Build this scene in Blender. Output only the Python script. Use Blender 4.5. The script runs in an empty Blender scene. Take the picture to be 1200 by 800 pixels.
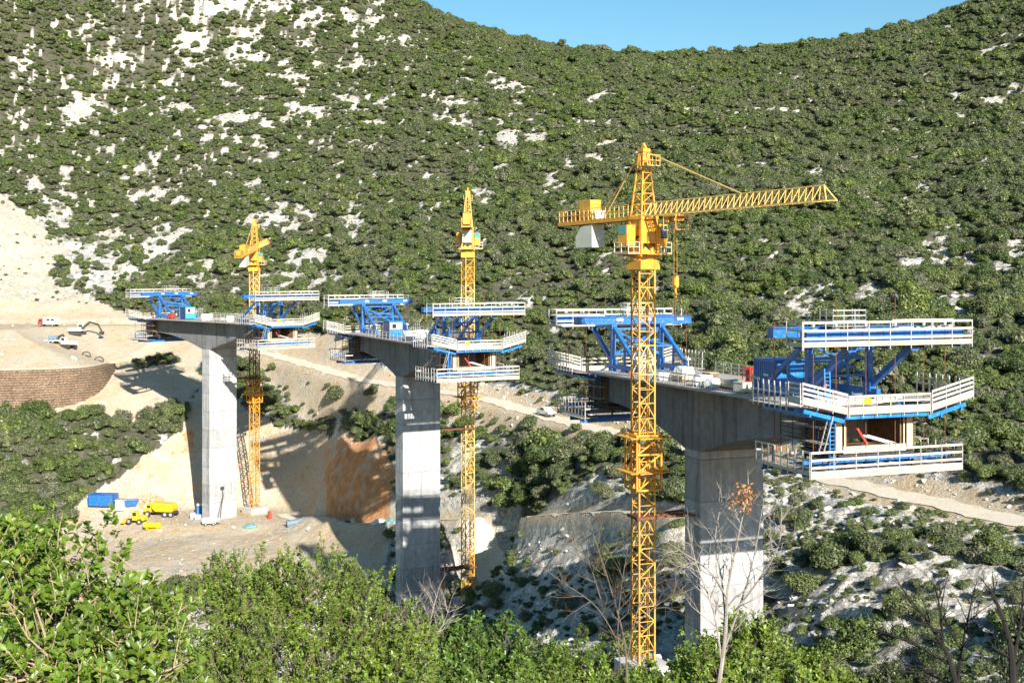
import bpy, bmesh, math, random
import numpy as np
from mathutils import Vector, Matrix, Euler
random.seed(7)
RS = np.random.RandomState(11)
scene = bpy.context.scene
COL = scene.collection
F = 1450.0; CX = 600.0; HY = 320.0          # focal length and horizon of the camera, used only to read distances off the photograph
R = math.radians

def at(px, py, Y):
    return Vector(((px-CX)/F*Y, Y, (HY-py)/F*Y))

# ------------------------------------------------------------------ mesh builder
class MB:
    def __init__(s, off=(0, 0, 0)):
        s.v = []; s.f = []; s.m = []; s.off = Vector(off); s.cur = 0
    def add(s, vs, fs, M=None):
        n = len(s.v)
        for p in vs:
            p = Vector(p)
            if M is not None: p = M @ p
            s.v.append(tuple(p + s.off))
        for f in fs:
            s.f.append(tuple(i+n for i in f)); s.m.append(s.cur)
        return s
    def box(s, c, d, M=None):
        x, y, z = c; a, b, h = d[0]/2, d[1]/2, d[2]/2
        vs = [(x-a,y-b,z-h),(x+a,y-b,z-h),(x+a,y+b,z-h),(x-a,y+b,z-h),(x-a,y-b,z+h),(x+a,y-b,z+h),(x+a,y+b,z+h),(x-a,y+b,z+h)]
        return s.add(vs, [(0,3,2,1),(4,5,6,7),(0,1,5,4),(1,2,6,5),(2,3,7,6),(3,0,4,7)], M)
    def frame(s, p0, p1):
        p0 = Vector(p0); p1 = Vector(p1); d = (p1-p0)
        L = d.length; d = d/L if L else Vector((0,0,1))
        up = Vector((0,0,1)) if abs(d.z) < .95 else Vector((1,0,0))
        a = d.cross(up).normalized(); b = a.cross(d).normalized()
        return p0, p1, a, b
    def beam(s, p0, p1, w, h=None):
        h = w if h is None else h
        p0, p1, a, b = s.frame(p0, p1)
        a = a*w/2; b = b*h/2
        vs = [p0-a-b, p0+a-b, p0+a+b, p0-a+b, p1-a-b, p1+a-b, p1+a+b, p1-a+b]
        return s.add(vs, [(0,1,2,3),(7,6,5,4),(0,4,5,1),(1,5,6,2),(2,6,7,3),(3,7,4,0)])
    def tube(s, p0, p1, r0, r1=None, n=6):
        r1 = r0 if r1 is None else r1
        p0, p1, a, b = s.frame(p0, p1)
        vs = []
        for p, r in ((p0, r0), (p1, r1)):
            for k in range(n):
                t = 2*math.pi*k/n
                vs.append(p + a*(r*math.cos(t)) + b*(r*math.sin(t)))
        fs = [(k, (k+1) % n, n+(k+1) % n, n+k) for k in range(n)] + [tuple(range(n))[::-1], tuple(range(n, 2*n))]
        return s.add(vs, fs)
    def path(s, pts, rad, n=5):
        pts = [Vector(p) for p in pts]
        vs = []; fs = []
        for i, p in enumerate(pts):
            q0 = pts[max(i-1, 0)]; q1 = pts[min(i+1, len(pts)-1)]
            _, _, a, b = s.frame(q0, q1)
            r = rad[i] if hasattr(rad, '__len__') else rad
            for k in range(n):
                t = 2*math.pi*k/n
                vs.append(p + a*(r*math.cos(t)) + b*(r*math.sin(t)))
        for i in range(len(pts)-1):
            for k in range(n):
                fs.append((i*n+k, i*n+(k+1) % n, (i+1)*n+(k+1) % n, (i+1)*n+k))
        fs.append(tuple(range(n))[::-1]); fs.append(tuple(range(len(vs)-n, len(vs))))
        return s.add(vs, fs)
    def prism(s, prof, axis, lo, hi):
        """prof: 2-D outline in the two other axes (cyclic order), extruded along axis"""
        n = len(prof)
        def P(u, v, t):
            return {'x': (t, u, v), 'y': (u, t, v), 'z': (u, v, t)}[axis]
        vs = [P(u, v, lo) for u, v in prof] + [P(u, v, hi) for u, v in prof]
        fs = [(k, (k+1) % n, n+(k+1) % n, n+k) for k in range(n)] + [tuple(range(n))[::-1], tuple(range(n, 2*n))]
        return s.add(vs, fs)
    def build(s, name, mats, parent=None, smooth=False, bevel=0):
        me = bpy.data.meshes.new(name)
        me.from_pydata(s.v, [], s.f)
        if not isinstance(mats, (list, tuple)): mats = [mats]
        for m in mats: me.materials.append(m)
        if len(mats) > 1: me.polygons.foreach_set('material_index', s.m)
        bm = bmesh.new(); bm.from_mesh(me); bmesh.ops.recalc_face_normals(bm, faces=bm.faces); bm.to_mesh(me); bm.free()
        if smooth: me.polygons.foreach_set('use_smooth', [True]*len(me.polygons))
        o = bpy.data.objects.new(name, me); COL.objects.link(o)
        if parent is not None: o.parent = parent
        if bevel:
            b = o.modifiers.new('bevel', 'BEVEL'); b.width = bevel; b.segments = 2; b.limit_method = 'ANGLE'
        return o

def tag(o, label=None, cat=None, group=None, kind=None):
    if label: o['label'] = label
    if cat: o['category'] = cat
    if group: o['group'] = group
    if kind: o['kind'] = kind
    return o

def thing(name, label, cat, loc, rz=0, group=None):
    o = bpy.data.objects.new(name, None); COL.objects.link(o)
    o.empty_display_size = .5
    o.location = loc; o.rotation_euler = (0, 0, rz)
    return tag(o, label, cat, group)

def copy_tree(o, parent=None):
    c = o.copy(); COL.objects.link(c); c.parent = parent
    for ch in list(o.children): copy_tree(ch, c)
    return c

# ------------------------------------------------------------------ noise (numpy)
_perm = RS.permutation(4096)
def _h(ix, iy): return _perm[(_perm[ix & 4095] + iy) & 4095]
def pnoise(x, y):
    x = np.asarray(x, float); y = np.asarray(y, float)
    ix = np.floor(x).astype(int); iy = np.floor(y).astype(int); fx = x-ix; fy = y-iy
    u = fx*fx*fx*(fx*(fx*6-15)+10); v = fy*fy*fy*(fy*(fy*6-15)+10)
    def g(ax, ay, dx, dy):
        t = _h(ax, ay)/4096.0*2*np.pi
        return np.cos(t)*dx + np.sin(t)*dy
    a = g(ix, iy, fx, fy); b = g(ix+1, iy, fx-1, fy); c = g(ix, iy+1, fx, fy-1); d = g(ix+1, iy+1, fx-1, fy-1)
    return ((a+(b-a)*u) + ((c+(d-c)*u)-(a+(b-a)*u))*v)*1.5
def fbm(x, y, oct=4, gain=.5):
    r = 0; a = 1.0; f = 1.0
    for k in range(oct):
        r = r + a*pnoise(x*f+17.3*k, y*f-9.1*k); a *= gain; f *= 2.03
    return r

# ------------------------------------------------------------------ materials
def newmat(name):
    m = bpy.data.materials.new(name); m.use_nodes = True
    nt = m.node_tree; nt.nodes.clear()
    out = nt.nodes.new('ShaderNodeOutputMaterial'); bs = nt.nodes.new('ShaderNodeBsdfPrincipled')
    nt.links.new(bs.outputs[0], out.inputs[0])
    return m, nt, bs
def N(nt, typ, **kw):
    n = nt.nodes.new(typ)
    for k, v in kw.items():
        if k in n.inputs: n.inputs[k].default_value = v
        else: setattr(n, k, v)
    return n
def rgb(c): return (c[0], c[1], c[2], 1)
def mixc(nt, fac, a, b, mode='MIX'):
    n = nt.nodes.new('ShaderNodeMix'); n.data_type = 'RGBA'; n.blend_type = mode
    for sock, v in ((0, fac), (6, a), (7, b)):
        if hasattr(v, 'is_linked') or isinstance(v, bpy.types.NodeSocket): nt.links.new(v, n.inputs[sock])
        elif isinstance(v, (int, float)): n.inputs[sock].default_value = v
        else: n.inputs[sock].default_value = rgb(v)
    return n.outputs[2]
def ramp(nt, val, pts):
    n = nt.nodes.new('ShaderNodeValToRGB'); e = n.color_ramp.elements
    while len(e) < len(pts): e.new(.5)
    for k, (p, c) in enumerate(pts):
        e[k].position = p; e[k].color = rgb(c) if hasattr(c, '__len__') else (c, c, c, 1)
    nt.links.new(val, n.inputs[0]); return n.outputs[0]
def noise(nt, vec, scale, detail=4, rough=.55):
    n = N(nt, 'ShaderNodeTexNoise'); n.inputs['Scale'].default_value = scale; n.inputs['Detail'].default_value = detail; n.inputs['Roughness'].default_value = rough
    if vec is not None: nt.links.new(vec, n.inputs['Vector'])
    return n.outputs[0]
def coord(nt, kind='Object'):
    return N(nt, 'ShaderNodeTexCoord').outputs[kind]
def bump(nt, bs, h, strength=.3, dist=.1):
    b = N(nt, 'ShaderNodeBump'); b.inputs['Strength'].default_value = strength; b.inputs['Distance'].default_value = dist
    nt.links.new(h, b.inputs['Height']); nt.links.new(b.outputs[0], bs.inputs['Normal'])
def simple(name, c1, c2=None, scale=1.5, rough=.55, metal=0, bmp=0, lo=.35, hi=.7, spec=.5, dust=0):
    m, nt, bs = newmat(name)
    c2 = c2 or tuple(v*.7 for v in c1)
    n = noise(nt, coord(nt), scale, 6, .62)
    c = ramp(nt, n, [(lo, c1), (hi, c2)])
    if dust: c = mixc(nt, ramp(nt, noise(nt, coord(nt), 2.7, 7, .7), [(.52, 0.0), (.74, dust)]), c, (.42, .38, .32))
    nt.links.new(c, bs.inputs['Base Color'])
    bs.inputs['Roughness'].default_value = rough; bs.inputs['Metallic'].default_value = metal
    bs.inputs['Specular IOR Level'].default_value = spec
    if bmp: bump(nt, bs, noise(nt, coord(nt), scale*6, 4), bmp, .05)
    return m
M = {}
M['yellow'] = simple('crane_yellow_paint', (.72, .36, .03), (.50, .22, .02), 1.2, .5, lo=.4, hi=.75, dust=.45)
M['pale_yellow'] = simple('faded_yellow_paint', (.78, .52, .16), (.64, .36, .07), 1.0, .5, lo=.4, hi=.72, dust=.45)
M['mid_yellow'] = simple('worn_yellow_paint', (.70, .38, .05), (.47, .2, .025), 1.1, .5, lo=.4, hi=.72, dust=.45)
M['machine_yellow'] = simple('machine_yellow_paint', (.80, .50, .005), (.68, .36, .01), 2, .4, dust=.45)
M['blue'] = simple('blue_steel_paint', (.010, .145, .45), (.016, .095, .31), 1.3, .4, lo=.42, hi=.75, dust=.45)
M['lightblue'] = simple('light_blue_steel_paint', (.008, .22, .62), (.012, .15, .46), 1.3, .4, dust=.45)
M['darkblue'] = simple('dark_blue_steel_paint', (.012, .05, .20), (.01, .03, .11), 1.2, .45, dust=.45)
M['timber'] = simple('pale_formwork_timber', (.60, .51, .37), (.44, .34, .22), 1.8, .75)
M['rail'] = simple('weathered_white_timber', (.64, .60, .52), (.48, .42, .32), 1.5, .7)
M['plank'] = simple('grey_scaffold_plank', (.42, .37, .30), (.25, .21, .17), 2.5, .85)
M['ply'] = simple('brown_formwork_ply', (.22, .125, .06), (.13, .07, .035), 2.2, .7)
M['galv'] = simple('galvanised_steel', (.55, .55, .53), (.38, .38, .38), 3, .45, .4)
M['darksteel'] = simple('dark_steel', (.06, .06, .065), (.035, .03, .03), 3, .6)
M['rust'] = simple('rust_and_shade_steel', (.19, .07, .03), (.09, .04, .025), 3, .8)  # real rust, and the shadow painted on the smallest crane's mast
M['red'] = simple('red_paint', (.55, .05, .025), (.4, .03, .02), 2, .45, dust=.45)
M['orange'] = simple('orange_cloth', (.85, .17, .02), (.7, .12, .02), 3, .8)
M['white'] = simple('white_paint', (.78, .78, .76), (.62, .61, .57), 1.6, .45, dust=.45)
M['cream'] = simple('cream_counterweight_concrete', (.62, .63, .52), (.5, .5, .42), 1.2, .85)
M['teal'] = simple('teal_paint', (.03, .42, .38), (.03, .3, .28), 2, .5, dust=.45)
M['purple'] = simple('grey_violet_panel', (.13, .12, .22), (.09, .085, .16), 2, .55)
M['glass'] = simple('dark_window_glass', (.025, .05, .06), (.02, .03, .035), 2, .08)
M['tealglass'] = simple('teal_cab_glass', (.06, .36, .36), (.04, .22, .24), 3, .12)
M['tyre'] = simple('tyre_rubber', (.025, .025, .025), (.05, .045, .04), 4, .85)
M['bag'] = simple('white_sack_cloth', (.72, .72, .7), (.55, .54, .5), 4, .9, bmp=.4)
M['tarp'] = simple('blue_green_tarpaulin', (.14, .32, .30), (.08, .2, .2), 3, .5, bmp=.5)
M['bluegrey'] = simple('blue_grey_steel_pipe', (.14, .22, .28), (.1, .15, .2), 2, .5)
M['skin'] = simple('worker_skin', (.5, .3, .2), (.45, .26, .17), 3, .6)  # plain skin tone
M['navy'] = simple('navy_work_trousers', (.03, .04, .08), (.02, .025, .05), 3, .9)
M['bark_pale'] = simple('pale_grey_bark', (.36, .32, .27), (.22, .18, .15), 6, .9)
M['bark'] = simple('brown_bark', (.17, .125, .09), (.1, .075, .055), 8, .9)
M['bark_dark'] = simple('dark_dead_bark', (.010, .008, .007), (.022, .018, .015), 8, .95)
M['twig_tan'] = simple('tan_twig_bark', (.42, .31, .20), (.27, .19, .12), 8, .85)

def concrete(name, lift_axis, lift, base):
    m, nt, bs = newmat(name)
    oc = coord(nt); sep = N(nt, 'ShaderNodeSeparateXYZ'); nt.links.new(oc, sep.inputs[0])
    def math_(op, a, b=None):
        n = N(nt, 'ShaderNodeMath', operation=op)
        for k, v in enumerate((a, b)):
            if v is None: continue
            if isinstance(v, (int, float)): n.inputs[k].default_value = v
            else: nt.links.new(v, n.inputs[k])
        return n.outputs[0]
    q = math_('DIVIDE', sep.outputs[lift_axis], lift)
    cell = math_('FLOOR', q); fr = math_('SUBTRACT', q, cell)
    edge = math_('MINIMUM', fr, math_('SUBTRACT', 1.0, fr))
    wn = N(nt, 'ShaderNodeTexWhiteNoise', noise_dimensions='1D'); nt.links.new(cell, wn.inputs['W'])
    big = noise(nt, oc, .35, 5, .6)
    mp = N(nt, 'ShaderNodeMapping'); nt.links.new(oc, mp.inputs[0]); mp.inputs['Scale'].default_value = (1.6, 1.6, .12)
    streak = noise(nt, mp.outputs[0], 1.0, 5, .6)
    c = ramp(nt, big, [(.3, tuple(v*1.08 for v in base)), (.7, tuple(v*.82 for v in base))])
    c = mixc(nt, .9, c, ramp(nt, streak, [(.36, 1.04), (.52, .92), (.68, .58)]), 'MULTIPLY')
    c = mixc(nt, .8, c, ramp(nt, noise(nt, oc, 1.1, 6, .65), [(.40, 1.0), (.62, .74)]), 'MULTIPLY')
    c = mixc(nt, 1.0, c, ramp(nt, wn.outputs[0], [(0, .80), (1, 1.08)]), 'MULTIPLY')
    line = ramp(nt, edge, [(.006, .55), (.02, 1.0)])
    c = mixc(nt, 1.0, c, line, 'MULTIPLY')
    # horizontal board marks and tie holes
    p2 = math_('FRACT', math_('DIVIDE', sep.outputs[2 if lift_axis != 2 else 1], 1.25))
    e2 = math_('MINIMUM', p2, math_('SUBTRACT', 1.0, p2))
    c = mixc(nt, 1.0, c, ramp(nt, e2, [(.008, .84), (.03, 1.0)]), 'MULTIPLY')
    nt.links.new(c, bs.inputs['Base Color']); bs.inputs['Roughness'].default_value = .88
    bump(nt, bs, noise(nt, oc, 9, 5), .15, .03)
    return m
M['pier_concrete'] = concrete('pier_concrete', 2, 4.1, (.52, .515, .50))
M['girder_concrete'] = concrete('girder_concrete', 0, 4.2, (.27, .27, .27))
M['slab_concrete'] = simple('deck_slab_concrete', (.42, .41, .39), (.30, .29, .27), .8, .9)
M['grey_block'] = simple('light_grey_concrete_block', (.55, .54, .51), (.42, .41, .38), 1.2, .9)
# ================================================================== terrain
ctrl = [  # (x in photo, y in photo, distance): where the ground is seen, and how far away it is
 # ridge and beyond
 (-250,-190,640),(0,-140,640),(150,-120,640),(300,-50,630),(400,-6,625),(450,16,620),(520,36,620),(600,53,620),(700,66,620),(780,70,620),(850,68,610),(920,60,600),(1000,48,580),(1100,27,560),(1130,19,550),(1200,-10,540),(1350,-95,520),(1500,-150,500),
 (-250,-60,800),(150,0,800),(450,90,800),(780,140,800),(1100,110,760),(1400,40,720),
 # hillside columns
 (-200,-60,560),(-200,60,500),(-200,200,440),
 (0,-40,570),(0,100,520),(0,200,470),(0,262,430),(0,330,400),(0,350,388),
 (100,-20,610),(100,100,560),(100,200,500),(100,270,450),(100,320,412),(100,350,390),
 (200,0,600),(200,150,510),(200,250,450),(200,330,402),(200,368,375),
 (300,0,610),(300,100,555),(300,200,480),(300,320,398),(300,370,362),(310,414,330),
 (450,100,540),(450,200,450),(450,320,345),(450,390,300),(450,440,297),
 (600,100,530),(600,200,430),(600,320,320),(600,425,284),(560,448,270),
 (800,100,500),(800,200,395),(800,320,292),(800,430,234),(800,495,212),
 (1000,100,475),(1000,200,372),(1000,320,268),(1000,430,200),(1010,535,165),
 (1200,100,430),(1200,200,335),(1200,320,245),(1200,450,180),(1200,560,147),
 (1400,100,400),(1400,320,225),(1400,560,135),
 # road bench
 (370,430,310),(500,455,274),(640,488,240),(740,512,212),(870,540,184),(1000,568,160),(1100,590,147),(1200,613,135),(1330,642,122),
 # fill and slope under the gabion wall
 (0,395,362),(100,392,360),(140,400,350),(-150,395,362),
 (0,490,306),(60,488,306),(-150,490,306),(-150,560,285),(-150,640,262),
 (0,560,285),(0,625,268),(100,520,300),(110,462,318),(180,446,326),(160,490,313),(150,420,342),(230,430,336),
 (200,505,303),(220,465,316),(215,530,300),(230,582,294),(160,565,291),
 (100,600,288),(120,612,281),(200,605,284),(257,607,281),(300,605,284),(340,604,284),(250,625,264),(300,655,243),(180,660,246),(60,665,255),
 (345,545,299),(320,500,306),(400,490,290),(430,525,274),(445,580,262),(400,575,272),(330,455,318),(260,460,322),(280,540,299),
 (440,478,268),(400,460,288),(450,640,238),(400,640,250),
 # middle slope, lower track
 (560,545,242),(490,545,253),(500,609,239),(560,607,226),(620,605,203),(700,600,180),(745,600,168),(640,545,219),(700,545,195),(780,560,174),(780,605,158),
 (490,712,212),(545,720,214),(530,722,206),(562,700,210),(580,650,222),(600,660,196),(600,725,176),(660,660,178),(660,740,152),(700,700,157),(700,650,173),(460,690,222),
 (757,785,119),(848,768,123),(830,680,140),(900,700,130),(950,650,135),(920,600,150),(1000,640,128),(1000,700,115),(1000,780,100),(1100,650,122),(1150,700,105),(1200,660,116),(1200,780,90),(1320,690,108),(1320,800,85),
 # out of the picture: gully and the near side, on which the photographer stands
 (430,860,150),(200,830,170),(0,790,190),(-200,760,200),
]
cp = [(at(a, b, c)) for a, b, c in ctrl]
cp = [(p.x, p.y, p.z) for p in cp]
for x in (-30, -12, 0, 12, 30):
    for y in (-25, 0, 8, 20, 40, 65):
        cp.append((x, y, -2.1 - (.47 - .003*max(0, x))*max(y, 0) + .06*min(y, 0) - .02*abs(x)))
cp += [(-70, 40, -24), (-80, 0, -8), (70, 0, -4), (60, 50, -22), (-70, 90, -46), (-20, 95, -44), (-45, 130, -52), (5, 95, -40), (22, 80, -32), (40, 70, -28)]
cp = np.array(cp)
def tps_fit(P, lam):
    n = len(P); d = np.hypot(P[:, None, 0]-P[None, :, 0], P[:, None, 1]-P[None, :, 1])
    K = np.where(d > 0, d*d*np.log(np.maximum(d, 1e-9)), 0) + lam*np.eye(n)
    Q = np.c_[np.ones(n), P[:, :2]]
    A = np.block([[K, Q], [Q.T, np.zeros((3, 3))]])
    return np.linalg.solve(A, np.r_[P[:, 2], 0, 0, 0])
_w = tps_fit(cp, 90.0)
def tps(X, Y):
    X = np.asarray(X, float); Y = np.asarray(Y, float); sh = X.shape; X = X.ravel(); Y = Y.ravel(); out = np.empty(len(X))
    for i in range(0, len(X), 20000):
        x = X[i:i+20000]; y = Y[i:i+20000]
        d2 = (x[:, None]-cp[None, :, 0])**2 + (y[:, None]-cp[None, :, 1])**2
        out[i:i+20000] = (.5*d2*np.log(np.maximum(d2, 1e-12))) @ _w[:-3] + _w[-3] + _w[-2]*x + _w[-1]*y
    return out.reshape(sh)

def polyline(pts, step=3.0):
    """smooth 3-D path through the points"""
    P = [np.array(p) for p in pts]; P = [2*P[0]-P[1]] + P + [2*P[-1]-P[-2]]; out = []
    for i in range(1, len(P)-2):
        n = max(2, int(np.linalg.norm(P[i+1]-P[i])/step))
        for k in range(n):
            t = k/n
            out.append(.5*((2*P[i]) + (-P[i-1]+P[i+1])*t + (2*P[i-1]-5*P[i]+4*P[i+1]-P[i+2])*t*t + (-P[i-1]+3*P[i]-3*P[i+1]+P[i+2])*t**3))
    out.append(P[-2]); return np.array(out)
road = polyline([at(*q) for q in ((225,398,358),(310,414,334),(370,430,310),(430,446,290),(560,466,262),(640,488,240),(740,512,212),(870,540,184),(1000,568,160),(1100,590,147),(1200,613,135),(1330,642,122))])
track = polyline([at(*q) for q in ((330,606,284),(400,614,264),(460,611,249),(560,607,226),(620,605,203),(700,600,180),(745,600,168),(800,606,155))])
def near_line(X, Y, L):
    """distance to a path, height of the path there, signed side"""
    X = np.asarray(X, float).ravel(); Y = np.asarray(Y, float).ravel()
    best = np.full(len(X), 1e9); z = np.zeros(len(X)); side = np.zeros(len(X))
    for a, b in zip(L[:-1], L[1:]):
        ex, ey = b[0]-a[0], b[1]-a[1]; l2 = ex*ex+ey*ey
        t = np.clip(((X-a[0])*ex+(Y-a[1])*ey)/l2, 0, 1)
        dx = X-(a[0]+t*ex); dy = Y-(a[1]+t*ey); d = np.hypot(dx, dy); k = d < best
        best[k] = d[k]; z[k] = (a[2]+t*(b[2]-a[2]))[k]; side[k] = np.sign(ex*dy-ey*dx)[k]
    return best, z, side
# the fill behind the gabion wall
wall_line = polyline([(-105,308,0),(-78.5-40,309,0)][::-1] + [(-130*.95,309.5,0),(-112,311,0),(-106,318,0),(-105,328,0)], 2.0) if False else \
    polyline([(-215,305,0),(-160,306,0),(-134,307,0),(-120,309,0),(-111,314,0),(-107,322,0),(-107,334,0)], 2.0)
WALL_TOP = -24.2
fill_poly = np.array([tuple(p[:2]) for p in wall_line] + [(-100, 352), (-100, 385), (-230, 395), (-230, 305)])
def inside(X, Y, poly):
    X = np.asarray(X, float).ravel(); Y = np.asarray(Y, float).ravel(); r = np.zeros(len(X), bool); n = len(poly); j = n-1
    for i in range(n):
        xi, yi = poly[i]; xj, yj = poly[j]
        if yi != yj:
            r ^= ((yi > Y) != (yj > Y)) & (X < (xj-xi)*(Y-yi)/(yj-yi)+xi)
        j = i
    return r
def cells(x, y, seed=0):
    """jittered cells: random height of the nearest cell, and how far one is from its border"""
    x = np.asarray(x, float); y = np.asarray(y, float); ix = np.floor(x).astype(int); iy = np.floor(y).astype(int)
    b1 = np.full(x.shape, 1e9); b2 = np.full(x.shape, 1e9); hv = np.zeros(x.shape)
    for a in (-1, 0, 1):
        for b in (-1, 0, 1):
            jx = ix+a; jy = iy+b; r1 = _h(jx+seed, jy)/4096.0; r2 = _h(jx+977+seed, jy+31)/4096.0; r3 = _h(jx+311, jy+747+seed)/4096.0
            d = (jx+r1-x)**2+(jy+r2-y)**2; k = d < b1
            b2 = np.where(k, b1, np.minimum(b2, d)); hv = np.where(k, r3, hv); b1 = np.where(k, d, b1)
    return hv, np.sqrt(b2)-np.sqrt(b1)
def sstep(a, b, x): t = np.clip((x-a)/float(b-a), 0, 1); return t*t*(3-2*t)

def px_of(X, Y, Z):
    Yc = np.maximum(Y, 1.0); return CX+F*X/Yc, HY-F*Z/Yc
def polymask(px, py, poly): return inside(px, py, np.array(poly))
dirt_polys = [
 [(-400,215),(0,232),(45,262),(80,300),(62,330),(105,350),(150,366),(215,375),(215,405),(150,440),(140,480),(-400,480)],
 [(222,470),(245,445),(300,485),(330,503),(365,512),(455,512),(458,640),(455,700),(300,700),(40,680),(70,612),(100,590),(160,545),(213,505)],
 [(66,490),(105,455),(150,436),(235,420),(240,445),(215,470),(150,495)],
 [(150,405),(235,385),(330,398),(400,388),(410,440),(470,448),(470,458),(440,455),(370,440),(300,430),(230,430)],
]
white_spots = [(245,12,22,9),(317,0,45,7),(368,24,22,8),(225,50,20,25),(285,52,22,22),(140,70,28,6),(95,130,20,14),(137,135,7,9),(80,100,6,4),(190,98,6,10),(210,128,18,9),(340,98,20,7),(371,76,9,5),(287,142,26,9),(354,138,20,10),(72,216,7,11),(38,216,7,5),(182,230,28,6),(325,257,20,12),(358,250,9,6),
 (410,22,11,6),(440,29,12,10),(468,50,16,9),(484,76,10,6),(417,78,18,10),(410,122,13,8),(447,123,9,5),(545,91,10,9),(582,101,7,6),(602,105,20,5),(582,73,7,5),(602,71,9,4),(532,125,12,4),(525,135,13,7),(547,142,7,9),(579,143,6,4),(606,149,5,4),(599,164,8,4),(630,162,11,5),(562,159,5,3),(657,128,6,4),(697,147,12,4),(704,115,14,5),(714,169,8,4),(697,187,10,6),(667,198,10,6),(650,223,11,7),(562,230,12,7),(511,243,6,5),(413,253,10,14),
 (1165,116,14,6),(1195,101,10,5),(1124,115,5,4),(1195,148,7,5),(975,177,7,3),(1063,204,12,4),(1083,223,9,3),(1181,214,10,4),(955,206,6,3),
 (1075,318,14,6),(1097,303,16,8),(1112,296,12,5),(1140,305,9,7),(1157,292,6,8),(1187,300,18,17),(1107,337,11,11),(1017,352,11,7),(1045,352,12,7),(935,350,14,8),(967,346,13,5),(1127,360,18,14),(1120,395,14,10),(940,370,14,8),
 (203,274,18,7),(175,297,30,8),(236,311,14,7),(152,287,14,7),(128,318,22,12),(98,308,12,8),(240,331,13,6),(330,265,18,8),(372,300,14,9),(400,325,22,7),(345,300,8,14),(345,330,20,7),(305,262,14,7),(90,300,24,14),(145,322,22,10),(62,260,16,18),(110,330,30,10),(195,285,30,6),(420,270,12,10),(120,275,16,6)]

def fields(X, Y, fine=True):
    """height of the ground and what covers it"""
    sh = np.shape(X); X = np.asarray(X, float).ravel(); Y = np.asarray(Y, float).ravel()
    Z = tps(X, Y)
    px, py = px_of(X, Y, Z)
    dirt = np.zeros(len(X))
    jx = px + 7*pnoise(X*.21, Y*.21); jy = py + 5*pnoise(X*.19+50, Y*.19)
    far = (Y > 225) | ((Y > 180) & (px < 470))
    for k, pl in enumerate(dirt_polys): dirt[polymask(jx, jy, pl) & far] = 1
    dr, zr, sr = near_line(X, Y, road); dt, zt, st = near_line(X, Y, track)
    dirt = np.where((px < 170) & (py < 356) & (dirt > 0), .52, dirt)
    fl = inside(X, Y, fill_poly)
    dw, _, _ = near_line(X, Y, wall_line)
    wild = 1 - np.maximum(dirt, np.maximum(1-sstep(4, 9, dr), 1-sstep(3, 6, dt)))
    # rough rock and soil
    big = 1.6*fbm(X/34, Y/34, 3) * wild * sstep(60, 200, Y)
    med = .6*fbm(X/9+3, Y/9, 3)*(.25+.75*wild)
    rg = 1-np.abs(pnoise(X/3.1+9, Y/3.1)); sm = (.42*rg*rg + .25*fbm(X/1.9, Y/1.9, 2))*(.3+.7*wild) if fine else 0
    if fine:
        wx = X+.9*pnoise(X/2.3, Y/2.3); wy = Y+.9*pnoise(X/2.3+70, Y/2.3)
        h1, e1 = cells(wx/3.4, wy/3.0); h2, e2 = cells(wx/1.35, wy/1.2, 50)
        sm = sm + (np.where(Y < 205, .5, .75)*(h1-.4)*np.minimum(1, e1*5) + np.where(Y < 205, .28, .42)*(h2-.4)*np.minimum(1, e2*5))*(.26+.74*wild)*sstep(40, 90, Y)*(1-.5*sstep(350, 450, Y))
    Zn = Z + big + med*sstep(25, 80, Y) + sm*sstep(5, 40, Y)
    if True:
        Zf = WALL_TOP - .1 + np.minimum(.335*np.maximum(dw-2.0, 0), 9.0) + .12*med
        Zn = np.where(fl & (Zf > Zn) & (dw > 2.3), Zf, Zn)
        Zn = np.where(fl & (dw <= 2.3), np.minimum(Zn, WALL_TOP-2.5), Zn)
        Zn = np.where(fl & (dw > 27) & (Y < 372), Zf, Zn)
    # benches of the road and the track
    k = 1-sstep(2.9, 5.4, dr); Zn = Zn*(1-k) + (zr+.05*pnoise(X, Y))*k
    k = 1-sstep(1.9, 3.4, dt); Zn = Zn*(1-k) + (zt+.05*pnoise(X, Y))*k
    # level pad round the foot of the first pier
    d1 = np.hypot((X+64)/1.5, Y-281); k = 1-sstep(9, 17, d1); Zn = Zn*(1-k) + (-55.3+.12*med)*k
    for fx, fy, fz in ((-7.8, 215.3, -58.2), (-16.2, 213, -58.8)):
        d2 = np.hypot(X-fx, (Y-fy+3)*.8); k = 1-sstep(5.5, 13, d2); Zn = np.where(Zn > fz, Zn*(1-k) + (fz+.15*med)*k, Zn)
    # cover
    rub = ((sr < 0)*0 + np.where(sr > 0, 1-sstep(6, 11, dr), 1-sstep(9, 17, dr)))
    return [a.reshape(sh) for a in (Zn, dirt, np.clip(1-sstep(2.6, 4.5, dr), 0, 1), np.clip(1-sstep(1.8, 3.2, dt), 0, 1), dr, dt, sr*1.0, fl*1.0, px, py)]

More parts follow.
